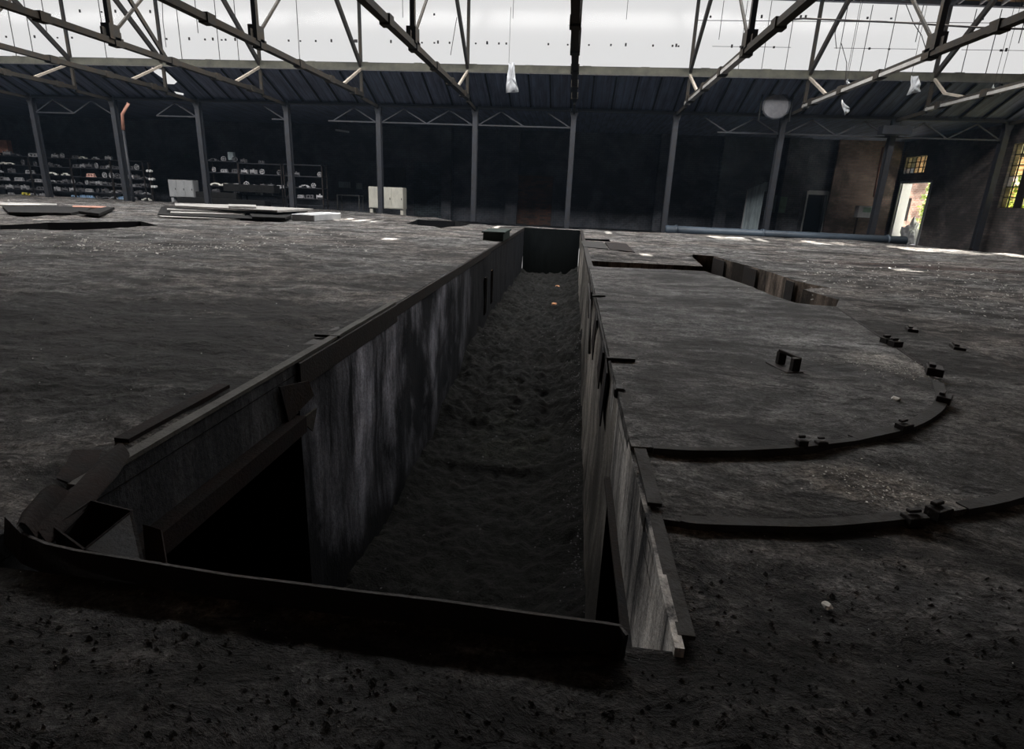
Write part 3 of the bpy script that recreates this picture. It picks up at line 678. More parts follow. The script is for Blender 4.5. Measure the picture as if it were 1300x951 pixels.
flat('floor_plate', [(738, 306), (765, 307), (772, 316), (741, 313)], .02, .02, MT['curb'], 'grey steel floor plate right of the far pit, nearer its edge', 'floor plate', 'floor plates beside the far pit')
flat('floor_plate', [(768, 307), (795, 309), (806, 320), (774, 316)], .02, .02, MT['steel'], 'darker steel floor plate second from the far pit edge', 'floor plate', 'floor plates beside the far pit')

# ------------------------------------------------------------------ the hall: columns, girders, trusses
XS = [-41.0, -34.3, -27.6, -20.8, -14.0, -7.1, -.35, 6.4, 13.2, 20.0, 26.6]
YC = 38.2; ZT = 7.4
where = ['beyond the left racks', 'third from the left edge', 'fourth from the left, right of the grey cabinet', 'fifth from the left, before the second rack', 'in front of the white locker', 'left of the far pit end', 'directly behind the far pit end', 'right of the far pit', 'before the pale leaning doors', 'beside the bright doorway', 'near the tall yellow window']
where[1] = 'with the pinkish pipe beside it'; where[0] = 'standing before the left racks'; 
def make_column(x, i):
    e = empty('steel_column', (x, YC, -.95)); tag(e, 'riveted dark steel column ' + where[i], 'column', 'columns along the back aisle')
    f = MB()
    for s in (-1, 1): f.box(x - .17, x + .17, YC + s * .17 - .015, YC + s * .17 + .015, -.9, ZT)
    f.box(x - .02, x + .02, YC - .16, YC + .16, -.9, ZT)
    z = .2
    while z < ZT - .3:
        for s in (-1, 1): f.box(x + s * .13 - .02, x + s * .13 + .02, YC - .20, YC - .18, z, z + .04)
        z += .6
    f.build('shaft', MT['column'], e)
    MB().box(x - .4, x + .4, YC - .35, YC + .35, -.95, -.85).box(x - .3, x + .3, YC - .02, YC + .02, -.85, -.5).build('base_plate', MT['steel'], e)
    MB().plate([(x - .3, YC - .2, ZT - .15), (x + .3, YC - .2, ZT - .15), (x + .17, YC - .2, ZT - .6), (x - .17, YC - .2, ZT - .6)], .02).build('head_gusset', MT['column'], e)
    return e
for i, x in enumerate(XS): make_column(x, i)
# lattice girders, bay by bay: which of the four diagonals and bottom-chord halves are left
bays = {0: ((1, 1, 1, 1), (1, 0)), 1: ((0, 0, 1, 1), (0, 1)), 2: ((0, 0, 0, 1), (0, .3)), 3: ((0, 0, 1, 1), (.1, 1)), 4: ((1, 1, 1, 1), (1, 1)), 5: ((1, 1, 0, 1), (1, 1)), 6: ((0, 0, 0, 0), (0, 0)), 7: ((0, 1, 1, 1), (.2, 1)), 8: ((1, 1, 1, 1), (1, 1)), 9: ((1, 1, 1, 1), (1, 1))}
gl = ['at the far left edge', 'above the left racks, half broken away', 'over the grey cabinet, mostly broken away', 'left of the white locker column, half broken away', 'complete, just right of the white locker column', 'left of the far pit end, one diagonal missing', 'over the far pit, only its top chord left', 'right of the far pit, first diagonal missing', 'complete, over the small black doorway', 'over the bright doorway']
for i in range(10):
    x0, x1 = XS[i] + .2, XS[i + 1] - .2; dd, bc = bays[i]
    e = empty('lattice_girder', (x0, YC, 6.1)); tag(e, 'light steel lattice girder between columns, ' + gl[i], 'girder', 'lattice girders of the back aisle')
    MB().bar((x0, YC - .05, ZT - .06), (x1, YC - .05, ZT - .06), .2, .2).bar((x0, YC - .25, ZT - .14), (x1, YC - .25, ZT - .14), .08, .06).build('top_chord', MT['column'], e)
    xm = (x0 + x1) / 2; zb, zt2 = 6.22, 7.12
    if bc[0]: MB().bar((xm - (xm - x0) * bc[0], YC, zb), (xm, YC, zb), .09, .09).build('bottom_chord', MT['column'], e)
    if bc[1]: MB().bar((x1 - (x1 - xm) * bc[1], YC, zb), (x1, YC, zb), .09, .09).build('bottom_chord', MT['column'], e)
    ks = [x0, x0 + (x1 - x0) * .25, xm, x0 + (x1 - x0) * .75, x1]; zs = [zb, zt2, zb, zt2, zb]
    for k in range(4):
        if dd[k]: MB().bar((ks[k], YC, zs[k]), (ks[k + 1], YC, zs[k + 1]), .08, .08).build('diagonal', MT['column'], e)
YS = 35.2
def ztop_at(x):   # the eave line sags towards the right
    return 13.05 - max(0, (x - 9)) * .026
def make_truss(x, i):
    lab = ['leftmost roof truss, chord just under the glass', 'roof truss second from the left', 'roof truss third from the left', 'roof truss with a crossed web at the upper left', 'roof truss reaching the white locker column', 'roof truss left of the white hanging funnel', 'roof truss straight overhead of the pit', 'first roof truss right of the pit', 'second roof truss right of the pit', 'third roof truss right of the pit with a bent pale brace', 'rightmost roof truss'][i]
    e = empty('roof_truss', (x, YS, 7.5)); tag(e, lab + ', dark rusty steel', 'truss', 'roof trusses of the hall')
    c = MB()
    for s in (-1, 1): c.bar((x + s * .075, YS, 7.48), (x + s * .075, -13, 7.48), .15, .24)
    yy = 34.0
    while yy > 2: c.box(x - .2, x + .2, yy - .22, yy + .22, 7.30, 7.66); yy -= 3.4
    c.build('bottom_chord', MT['steel_b'], e)
    if i >= 7: MB().bar((x - .155, YS - .1, 7.40), (x - .155, 23.9, 7.40), .02, .15).bar((x, YS - .1, 7.35), (x, 23.9, 7.35), .26, .02).box(x - .17, x + .17, YS - .3, YS - .2, 7.3, 7.5).build('lit_chord_strip', MT['plank'], e)  # light on the right-hand chords painted as added pale strips
    MB().bar((x, YS, 7.3), (x, YC - .1, 7.2), .14, .2).build('chord_end', MT['steel_b'], e)
    MB().bar((x, YS, 7.45), (x, YS, ztop_at(x)), .18, .14).build('post', MT['steel_b'], e)
    MB().bar((x, YS - .05, 9.2), (x, 30.0, 13.4), .16, .28).build('main_diagonal', MT['steel_b'], e)
    if i == 9:
        MB().bar((x, YS - .1, 9.0), (x, 33.9, 8.05), .13, .12).bar((x, 33.9, 8.05), (x, 32.3, 7.6), .13, .12).build('knee_brace', MT['wood'], e)
    elif i != 6:
        MB().bar((x, YS - .1, 8.95), (x, 32.45, 7.6), .12, .13).build('knee_brace', MT['wood'], e)
    yn = 23.6
    while yn > -12:
        MB().box(x - .05, x + .05, yn - .5, yn + .5, 7.35, 7.95).box(x - .2, x + .2, yn - .28, yn + .28, 7.55, 8.15).build('gusset', MT['steel_b'], e)
        MB().bar((x, yn, 7.6), (x, yn, 16.6), .2, .2).build('vertical', MT['steel_b'], e)
        MB().bar((x, yn + .1, 7.8), (x, yn + 6.2, 14.0 + (1.5 if yn < 15 else 0)), .09, .11).build('diagonal', MT['steel_b'], e)
        if i in (3,) and yn > 20:
            MB().bar((x, yn + 3.2, 7.55), (x, yn - .6, 11.6), .10, .2).build('diagonal', MT['steel_b'], e)
        yn -= 9.0
    MB().bar((x, YS, ztop_at(x) + .1), (x, 6, 17.8), .2, .28).bar((x, 6, 17.8), (x, -13, 12.4), .2, .28).build('top_chord', MT['steel_b'], e)
for i, x in enumerate(XS): make_truss(x, i)
# ------------------------------------------------------------------ clerestory windows, one per bay
for i in range(10):
    x0, x1 = XS[i] + .09, XS[i + 1] - .09; z0 = 9.32
    f = MB(); za, zb = ztop_at(x0), ztop_at(x1); n = 5
    f.bar((x0, YS, z0 + .02), (x1, YS, z0 + .02), .1, .06)
    for k in range(1, n):
        if i in (0, 2, 7, 8, 9) or k in (2,):
            x = x0 + (x1 - x0) * k / n; lo = z0 if (k * 7 + i * 3) % 4 else z0 + 1.6
            if i in (4, 5, 6) : lo = z0 + 2.6
            f.box(x - .012, x + .012, YS - .02, YS + .02, lo, min(za, zb))
    if i >= 7:
        f.box(x0, x1, YS - .015, YS + .015, 11.9, 11.925)
        f.box(x0 + 1.0, x1 - 1.2, YS - .012, YS + .012, 10.55, 10.57)
    for q in range(7):
        xx = x0 + (x1 - x0) * (random.random()); zz = random.choice((10.55, 10.55, 12.1)); f.box(xx - .05, xx + .05, YS - .03, YS + .02, zz - .05, zz + random.choice((.03, .06, .12)))
    w = structure(f.build('window_%d' % (i + 1), MT['blk']))
    MB().add([(x0, YS + .03, z0), (x1, YS + .03, z0), (x1, YS + .03, zb), (x0, YS + .03, za)], [(0, 1, 2, 3)]).build('glass', MT['glass'], w)
# sill beam and header
sb = MB(); x = -62.0
while x < 28.5:
    d = .03 * noise.noise(Vector((x * .8, 0, 0)))
    sb.box(x, x + .5, YS - .1, YS + .12, 8.93, 9.33 + d + (.05 if int(x * 2) % 7 == 0 else 0)); x += .5
structure(sb.build('trim_1', MT['beam']))
structure(MB().bar((-62, YS - .12, 8.9), (28.5, YS - .12, 8.9), .06, .06).build('trim_2', MT['curb']))
hb = MB(); xs = [-62, -41, -20, 0, 9, 14, 20, 28.5]
for a, b in zip(xs[:-1], xs[1:]): hb.bar((a, YS, ztop_at(a) + .1), (b, YS, ztop_at(b) + .1), .25, .22)
structure(hb.build('trim_3', MT['blk']))
# lean-to roof behind with a torn hole
def lz(y): return 8.92 - (y - YS) * (8.92 - 7.5) / (YC - YS)
def Lp(px, py):   # point on the sloping lean-to roof
    r = ray(px, py); k = (8.92 - 7.5) / (YC - YS); t = (8.92 + YS * k - H) / (r.z + k * r.y); return r * t + Vector((0, 0, H))
hl = [Lp(*q) for q in ((192, 85.5), (203, 88), (217, 93), (226, 103), (221, 107), (211, 106.5), (206, 99), (196, 92))]
hl2 = [Lp(*q) for q in ((221, 116), (233, 118.5), (233, 121), (224, 119))]
hl3 = [Lp(*q) for q in ((173, 73.9 + 5), (180, 80), (190, 81.5), (188, 83), (178, 82))]
structure(patch('ceiling_lean_to', MT['boards'], [(-62, YS), (28.5, YS), (28.5, YC + .05), (-62, YC + .05)], [[(p.x, p.y) for p in hl], [(p.x, p.y) for p in hl2], [(p.x, p.y) for p in hl3]], lambda x, y: lz(y), 0, 0))
structure(MB().add([(-62, YC, 7.5), (28.5, YC, 7.5), (28.5, 51, 7.3), (-62, 51, 7.3)], [(0, 1, 2, 3)]).build('ceiling_aisle', MT['boards']))
rp = MB()
for x in np.arange(-60, 28, 1.35): rp.bar((x, YS + .05, 8.82), (x + .0, YC, 7.42), .09, .1)
structure(rp.build('trim_rafters', MT['darkwood']))
# ------------------------------------------------------------------ main roof with slits, added canopy outside to block the sun
SUN = Vector((0, math.cos(math.radians(65)), math.sin(math.radians(65))))
def rz(x, y):
    if y > YS: return ztop_at(x) + .22 + (y - YS) * .44
    if y > 6: return ztop_at(x) + .22 + (YS - y) * .165
    return 18 - (6 - y) * .28
def slot(px, py, wpx, dy):
    g = G(px, py); dy = (2.3 + dy) * g.y ** 2 / 1056; gx0 = G(px - wpx / 2, py).x; gx1 = G(px + wpx / 2, py).x; t = 13.0
    for _ in range(20): q = g + SUN * t; t += (rz(q.x, q.y) - q.z) / SUN.z * .8
    q = g + SUN * t; return [(gx0, q.y - dy / 2), (gx1, q.y - dy / 2 + .02), (gx1, q.y + dy / 2), (gx0, q.y + dy / 2 - .03)]
slots = [slot(*a) for a in ((423, 277.5, 5, .35), (437, 278.5, 11, .4), (461, 279.5, 15, .45), (478, 280.5, 6, .4), (587, 285, 7, .35), (631, 288, 6, .35), (772, 295, 7, .35), (820, 323, 12, .35), (912, 301.5, 13, .4), (935, 302.5, 20, .4), (966, 304.5, 9, .3), (1035, 308, 14, .35), (1065, 309, 14, .3), (1183, 317, 60, .5), (1220, 320, 40, .45), (1146, 342.5, 26, .4), (1290, 324, 20, .35), (25, 262, 50, .5), (60, 278, 12, .5), (495, 303, 20, .2))]
roof_poly = [(-62, -14), (28.5, -14), (28.5, 38.6), (-62, 38.6)]
slots = [[(x, min(y, YS - .12)) for x, y in s] for s in slots]
slots = [s for s in slots if max(p[1] for p in s) < 40.9 and max(p[0] for p in s) < 28.4]
# plank gaps near the eave at the right
gaps = []
for k in range(9):
    xa = 11 + k * 1.9; gaps.append([(xa, 33.9), (xa + 1.3, 33.9), (xa + 1.3, 34.0), (xa, 34.0)]); gaps.append([(xa + .4, 32.7), (xa + 1.6, 32.7), (xa + 1.6, 32.82), (xa + .4, 32.82)])
def strip_patch(y0, y1, holes):
    return [(-62, y0), (28.5, y0), (28.5, y1), (-62, y1)]
e = None
structure(patch('ceiling', MT['deck'], [(-62, 6), (-41, 6), (9, 6), (28.5, 6), (28.5, YS), (9, YS), (-41, YS), (-62, YS)], [s for s in slots if max(p[1] for p in s) < YS] + gaps, rz, 0, 0))
structure(patch('ceiling_near', MT['deck'], [(-62, -14), (28.5, -14), (28.5, 6), (-62, 6)], [], rz, 0, 0))
structure(patch('ceiling_sun_block', MT['boards'], [(-62, YS), (28.5, YS), (28.5, 41), (-62, 41)], [s for s in slots if min(p[1] for p in s) >= YS], rz, 0, 0))  # unseen, added to keep sun off the clerestory glass
rf = MB()
for x in np.arange(-60, 28, 1.1):
  if not any(min(p[0] for p in q) - .1 < x < max(p[0] for p in q) + .1 for q in slots): rf.bar((x, YS, rz(x, YS) - .12), (x, 6.2, rz(x, 6.2) - .12), .09, .2)
structure(rf.build('trim_roof_rafters', MT['wood']))
# ------------------------------------------------------------------ outer walls
structure(MB().box(-62, -61.6, -14, 51, -1, 18).build('wall_left', MT['brick_r']))
structure(MB().box(-62, 28.5, -14.4, -14, -1, 13).build('wall_front', MT['brick']))
YB = 50.0
dr = [W(1018, 291, YB), W(1042, 291, YB), W(1030, 247, YB)]
dx0, dx1, dz1 = dr[0].x, dr[1].x, dr[2].z
bw = MB(); bw.box(-62, dx0, YB, YB + .4, -1, 7.4).box(dx0, dx1, YB, YB + .4, dz1, 7.4).box(dx1, 28.5, YB, YB + .4, -1, 7.4)
structure(bw.build('wall_back', MT['brick']))
# small door beyond it, dark
structure(MB().box(dx0 - .2, dx1 + .2, YB + .9, YB + 1.0, -1, dz1 + .2).box(dx0 - .3, dx0, YB + .4, YB + 1, -1, dz1 + .2).box(dx1, dx1 + .3, YB + .4, YB + 1, -1, dz1 + .2).build('wall_closet', MT['void']))
fr = MB().box(dx0 - .14, dx0, YB - .06, YB + .1, -1, dz1 + .3).box(dx1, dx1 + .14, YB - .06, YB + .1, -1, dz1 + .3).box(dx0, dx1, YB - .06, YB + .1, dz1, dz1 + .35)
structure(fr.build('door_1', MT['greyp']))
# lit pink brick pier between the small doorway and the right column
p0 = W(1044, 290, YB - .3); p1 = W(1124, 290, YB - .3)
structure(MB().box(p0.x + .1, p1.x, YB - .3, YB, -1, 7.3).build('wall_brick_pier', MT['brick_p']))
for k, (a, b) in enumerate(((985, 1012), (905, 920), (828, 838), (640, 655), (560, 572))):
    p = W(a, 285, YB - .8); q = W(b, 285, YB - .8)
    structure(MB().box(p.x, q.x, YB - .8, YB, -1, 7.3).build('wall_pier_%d' % (k + 1), MT['brick']))
bl = W(525, 205, YB - .1); br = W(575, 268, YB - .1)
structure(MB().box(bl.x, br.x, YB - .12, YB, -1, bl.z).build('wall_painted_brick', brick_mat('painted_brick', (.10, .13, .15), (.07, .085, .10), (.03, .035, .04), 'X', .4)))
bl = W(655, 222, YB - .1); br = W(700, 268, YB - .1)
structure(MB().box(bl.x, br.x, YB - .1, YB, -1, bl.z).build('wall_bare_brick', brick_mat('bare_brick', (.22, .10, .06), (.06, .045, .04), (.09, .08, .08), 'X', 1.0)))
# right wall with the doorway and windows
XR = 27.5
def openwall(name, mat, X, th, y0, y1, z0, z1, ops):
    ys = sorted({y0, y1, *[o[0] for o in ops], *[o[1] for o in ops]}); zs = sorted({z0, z1, *[o[2] for o in ops], *[o[3] for o in ops]})
    m = MB()
    for a, b in zip(ys[:-1], ys[1:]):
        for c, d in zip(zs[:-1], zs[1:]):
            ym, zm = (a + b) / 2, (c + d) / 2
            if not any(o[0] < ym < o[1] and o[2] < zm < o[3] for o in ops): m.box(X, X + th, a, b, c, d)
    return structure(m.build(name, mat))
w1 = (33.2, 38.45, 2.15, 6.08); w2 = (46.9, 49.6, 4.75, 6.05); d1 = (45.6, 49.4, -1.0, 3.95)
openwall('wall_right', MT['brick_r'], XR, .5, -14, YB + .4, -1, 7.4, [w1, w2, d1])
structure(MB().box(XR + .02, XR + .75, d1[1] - .12, d1[1] + .3, -1, d1[3]).build('door_2_reveal', MT['whitep']))
structure(MB().box(XR, XR + .5, -14, YS, 7.4, 13).build('wall_right_upper', MT['brick_r']))
def gridwin(n, o, ny, nz, miss=()):
    f = MB(); X = XR + .2
    for k in range(ny + 1): y = o[0] + (o[1] - o[0]) * k / ny; f.box(X - .03, X + .03, y - .03, y + .03, o[2], o[3])
    for k in range(nz + 1): z = o[2] + (o[3] - o[2]) * k / nz; f.box(X - .03, X + .03, o[0], o[1], z - .03, z + .03)
    if n == 11: f.box(X - .06, X + .06, o[1] - 1.55, o[1] - 1.05, o[2], o[3])
    w = structure(f.build('window_%d' % n, MT['blk']))
    g = MB()
    for a in range(ny):
        for b in range(nz):
            if (a, b) in miss: continue
            y0 = o[0] + (o[1] - o[0]) * a / ny; y1 = o[0] + (o[1] - o[0]) * (a + 1) / ny; z0 = o[2] + (o[3] - o[2]) * b / nz; z1 = o[2] + (o[3] - o[2]) * (b + 1) / nz
            g.add([(X, y0 + .03, z0 + .03), (X, y1 - .03, z0 + .03), (X, y1 - .03, z1 - .03), (X, y0 + .03, z1 - .03)], [(0, 1, 2, 3)])
    g.build('glass', MT['glass_y'], w)
gridwin(11, w1, 10, 6, {(9, 2), (8, 2), (6, 1), (4, 3)})
gridwin(12, w2, 5, 3, {(4, 0), (3, 0)})
structure(MB().box(XR - .1, XR + .55, d1[0] - .15, d1[0], -1, d1[3]).box(XR - .1, XR + .55, d1[1], d1[1] + .15, -1, d1[3]).box(XR - .1, XR + .55, d1[0] - .15, d1[1] + .15, d1[3], d1[3] + .18).build('door_2', MT['greyp']))
# outside: ground, brick building, bushes
structure(MB().add([(XR + .5, 10, -.6), (70, 10, -.6), (70, 90, -.6), (XR + .5, 90, -.6)], [(0, 1, 2, 3)]).build('floor_yard', MT['out']))
hb = empty('brick_outbuilding', (36, 60, -.6)); tag(hb, 'sunlit brick outbuilding seen through the bright doorway', 'building')
MB().box(33.5, 42, 56, 66, -.6, 7).build('outbuilding_wall', MT['brick_o'], hb)
MB().box(33.2, 42.3, 55.7, 66.3, 7, 7.3).build('outbuilding_roof', MT['blk'], hb)
MB().box(33.44, 33.5, 58, 60, .8, 3).build('outbuilding_window', MT['blk'], hb)
def bush(x, y, z, r, h, lab):
    e = MB(); rr = np.random.RandomState(int(x * 10))
    for _ in range(900):
        a = rr.uniform(0, 6.28); t = rr.rand() ** .5; ph = rr.uniform(-1, 1)
        c = Vector((x + r * t * math.cos(a) * math.sqrt(1 - ph * ph * .8), y + r * t * math.sin(a) * math.sqrt(1 - ph * ph * .8), z + h / 2 + ph * h / 2))
        u = Vector(rr.normal(size=3)).normalized() * .22; w_ = Vector(rr.normal(size=3)).normalized() * .12
        e.add([c - u, c + w_, c + u, c - w_], [(0, 1, 2, 3)])
    root = empty('bush', (x, y, z)); tag(root, lab, 'bush', 'bushes outside the right wall')
    e.build('foliage', MT['leaf'], root); MB().tube([(x, y, z), (x + .1, y, z + h * .5)], .12, 6).build('stem', MT['darkwood'], root)
bush(31.5, 41.5, -.6, 1.7, 5.0, 'yellow-green bush behind the left part of the tall right window')
bush(31, 36, -.6, 1.6, 4.6, 'yellow-green bush behind the right part of the tall right window')
bush(31.3, 50.6, -.6, 1.2, 5.5, 'yellow-green bush outside the bright doorway')
# ------------------------------------------------------------------ furniture at the back
def cabinet(px0, px1, pyt, pyb, Y, depth, nd, mat, label, legs=0.0, lid=False):
    a = W(px0, pyb, Y); b = W(px1, pyb, Y); t = W((px0 + px1) / 2, pyt, Y).z; z0 = (a.z + b.z) / 2
    e = empty('metal_cabinet', ((a.x + b.x) / 2, Y + depth / 2, -.95)); tag(e, label, 'cabinet')
    MB().box(a.x, b.x, Y, Y + depth, z0 + legs, t).build('cabinet_body', mat, e, bevel=.015)
    w = (b.x - a.x) / nd
    for k in range(nd):
        d = MB().box(a.x + w * k + .03, a.x + w * (k + 1) - .03, Y - .035, Y - .005, z0 + legs + .06, t - .06).build('door', mat, e, bevel=.006)
        MB().box(a.x + w * (k + 1) - .14, a.x + w * (k + 1) - .1, Y - .07, Y - .03, (z0 + t) / 2 - .08, (z0 + t) / 2 + .08).build('handle', MT['blk'], d)
    for k in (0, 1):
        xx = a.x + .15 if k == 0 else b.x - .15
        MB().box(xx - .12, xx + .12, Y + .1, Y + depth - .1, -.95, z0 + legs).build('leg', mat, e)
    return e
cabinet(468.5, 512, 237.5, 266.5, 41.5, .9, 3, MT['white'], 'off-white metal locker with three doors behind a column', .1)
cabinet(216, 247, 228.5, 252, 44.0, .7, 3, MT['greyp'], 'pale grey cabinet of three narrow panels right of the left racks', .1)
# racks with castings
def dup(o, loc, rz_, label=None, group=None, parent=None):
    c = o.copy(); COL.objects.link(c); c.location = loc; c.rotation_euler = (0, 0, rz_)
    if label: c['label'] = label
    if group: c['group'] = group
    return c
def proto(name, mb, mat, smooth=False, bevel=0.0):
    o = mb.build(name, mat, smooth=smooth, bevel=bevel); return o
def arch(r, w):
    mb = MB(); n = 8; mb.tube([(r * math.cos(t), 0, r * .45 * math.sin(t)) for t in [math.pi * k / n for k in range(n + 1)]], .07, 6)
    for s in (-1, 1): mb.box(s * r - .09, s * r + .09, -.12, .12, 0, .1)
    mb.box(-.1, .1, -.15, .15, r * .35, r * .6); return mb
def housing():
    mb = MB().tube([(-.22, 0, .16), (.22, 0, .16)], .13, 10); mb.box(-.28, -.22, -.14, .14, 0, .32).box(.22, .28, -.14, .14, 0, .32).box(-.06, .06, -.05, .05, .25, .4); return mb
def bracket():
    mb = MB().box(-.32, .32, -.14, .14, 0, .07)
    for x in (-.26, 0, .24): mb.box(x - .05, x + .05, -.1, .1, .07, .24)
    mb.box(-.28, .28, -.04, .04, .2, .27); return mb
def wheelp():
    mb = MB(); n = 12; mb.tube([(.2 * math.cos(t), 0, .2 + .2 * math.sin(t)) for t in [2 * math.pi * k / n for k in range(n + 1)]], .045, 6)
    mb.bar((-.2, 0, .2), (.2, 0, .2), .05, .05).bar((0, 0, .0), (0, 0, .4), .05, .05).tube([(0, -.08, .2), (0, .08, .2)], .07, 8); return mb
MK = [('casting', arch(.33, .1)), ('housing', housing()), ('bracket', bracket()), ('wheel', wheelp())]
protos = {}
used = set()
ordn = ['bottom', 'second', 'third', 'fourth', 'top', 'uppermost']
def rack(px0, px1, Y, pyb, tops, nm, rows, depth=.9, dens_=5):
    """tops = pixel heights of the shelves at px0, from the bottom up"""
    a = W(px0, tops[0], Y); b = W(px1, tops[0], Y); zs = [W(px0, t, Y).z for t in tops]
    e = empty('storage_rack', ((a.x + b.x) / 2, Y + depth / 2, -.95)); tag(e, 'dark steel storage rack ' + nm, 'rack', 'storage racks along the back wall')
    for x in (a.x + .04, b.x - .04):
        for y in (Y + .04, Y + depth - .04): MB().box(x - .04, x + .04, y - .04, y + .04, -.95, zs[-1] + .02).build('upright', MT['steel'], e)
    for z in zs: MB().box(a.x, b.x, Y, Y + depth, z - .07, z).build('shelf', MT['column'], e)
    for lv, z in enumerate(zs):
        spec = rows[lv] if lv < len(rows) else ''
        n = len(spec)
        if not n: continue
        for k, ch in enumerate(spec):
            if ch == '.': continue
            kind = {'d': 0, 'g': 1, 'p': 2, 'b': 3, 'y': 4, 'k': 5}[ch]
            mat = [MT['cast_d'], MT['cast_g'], MT['cast_p'], MT['cast_b'], MT['yellow'], MT['pinkp']][kind]
            mi = random.randrange(4) if ch in 'dg' else (0 if ch == 'p' else 2)
            name, mb = MK[mi]; key = (name, ch)
            if key not in protos: protos[key] = mb.build(name, mat); src = protos[key]; first = True
            else: src = protos[key]; first = False
            x = a.x + (b.x - a.x) * (k + .5) / n + random.uniform(-.05, .05)
            cn = {'d': 'dark', 'g': 'grey', 'p': 'pale', 'b': 'bluish', 'y': 'yellow', 'k': 'pink'}[ch]
            lab = '%s metal %s on the %s shelf of the rack %s' % (cn, {'casting': 'arch casting', 'housing': 'tube housing', 'bracket': 'bracket', 'wheel': 'hand wheel'}[name], ordn[lv], nm)
            o = src if first else src.copy()
            if not first: COL.objects.link(o)
            o.location = (x, Y + .35, z + .0); o.rotation_euler = (0, 0, random.uniform(-.4, .4)); s = random.uniform(.85, 1.15); o.scale = (s, s, s)
            tag(o, lab, 'machine part', 'machine parts ' + lab.split(' metal ')[0] + ' on the ' + ordn[lv] + ' shelf ' + nm + ' ' + name)
YRk = 43.5
rack(-4, 44, YRk, 252, (247, 239, 228.5, 218.5, 208, 196.5), 'at far left', ['.g.yg', 'dgdgd', 'dg.g.d', 'g.d..g', '.pp.d.', 'k.gd..'])
rack(44, 96, YRk, 252, (249, 241, 231, 221, 210.5, 199), 'second from left', ['gg..b', 'dggdg', 'gdgddg', '..p.p.', 'd.dd..', 'gd.gg.'])
rack(96, 146, YRk, 253, (251, 243, 233.5, 224, 212.5, 201), 'third from left', ['bbddg', 'dgddg', 'dgdgdd', '..k.gg', 'dgdgdg', 'dp.g.g'])
rack(146, 187, YRk, 254, (253, 245, 236, 226, 214.5, 203), 'behind the pinkish pipe', ['bgd.p', 'dgddg', 'ddgdd', 'dggdd', 'dgdg.', ''])
rack(266, 306, 42.5, 258, (255, 244.5, 235, 218, 203.5), 'right of the grey cabinet', ['', 'dd', 'ddd', 'pgd', 'dgd'] if False else ['', 'd.d', 'ppg', 'ggd', 'dgd'])
rack(306, 360, 42.5, 258, (257, 247, 237, 220, 206.5), 'between two columns', ['', 'dgd.', 'ggddg', 'ggg.d', 'd.d..'])
rack(362, 411, 42.5, 260, (259, 250.5, 237, 222.5, 208), 'beside the fifth column', ['', 'dgdg', 'd.gg.', 'dd..g', ''])
# low steel bins before the racks
for i, (a, b, t, u, lab) in enumerate(((249, 300, 243, 252, 'long low dark bin before the racks, left one'), (284, 348, 236, 244, 'long dark crate on the bins before the racks'), (236, 345, 250, 257, 'long low dark timber before the racks at floor level'))):
    p = W(a, u, 41.2); q = W(b, u, 41.2); zt = W(a, t, 41.2).z; zl = -.95 if i != 1 else W(a, 243, 41.2).z + .02
    zz = min(p.z, q.z)
    tag(MB().box(p.x, q.x, 41.2 - 1.0 * (i == 2), 42.1 - 1.0 * (i == 2) - .1 * (i == 0), zl, zt if i != 1 else zl + .6).build('long_bin', MT['darkwood'], bevel=.02), lab, 'bin')
# desk frame and small things between rack and lockers
p = W(427, 247, 45); q = W(456, 247, 45)
e = empty('work_table', ((p.x + q.x) / 2, 45.4, -.95)); tag(e, 'bare dark metal table frame left of the white locker', 'table')
MB().box(p.x, q.x, 45, 46, p.z - .06, p.z).build('table_top', MT['curb'], e)
for x in (p.x + .05, q.x - .05):
    for y in (45.05, 45.95): MB().box(x - .04, x + .04, y - .04, y + .04, -.95, p.z - .06).build('leg', MT['curb'], e)
def wallbox(px0, px1, py0, py1, Y, name, mat, label, cat, th=.2):
    a = W(px0, py1, Y); b = W(px1, py0, Y); return tag(MB().box(a.x, b.x, Y, Y + th, a.z, b.z).build(name, mat, bevel=.01), label, cat)
wallbox(-4, 8, 178, 193.5, 43.9, 'flat_crate', MT['rustp'], 'faded pinkish crate on top of the rack at the left edge', 'crate', .4)
wallbox(289.5, 295.5, 193, 203, 42.9, 'small_meter', MT['palegr'], 'small pale meter on top of the rack right of the grey cabinet', 'meter', .3)
wallbox(430, 444, 231, 238, YB - .2, 'wall_box', MT['palegr'], 'dim blue-grey box on the wall above the table frame', 'box')
wallbox(452.5, 459, 232.5, 240, YB - .2, 'wall_box', MT['palegr'], 'small grey box on the wall left of the white locker', 'box')
wallbox(487, 500, 213, 236, YB - .15, 'shutter_panel', MT['curb'], 'dim grey louvred panel above the white locker, left one', 'panel', .15)
wallbox(501, 514, 213, 236, YB - .15, 'shutter_panel', MT['curb'], 'dim grey louvred panel above the white locker, right one', 'panel', .15)
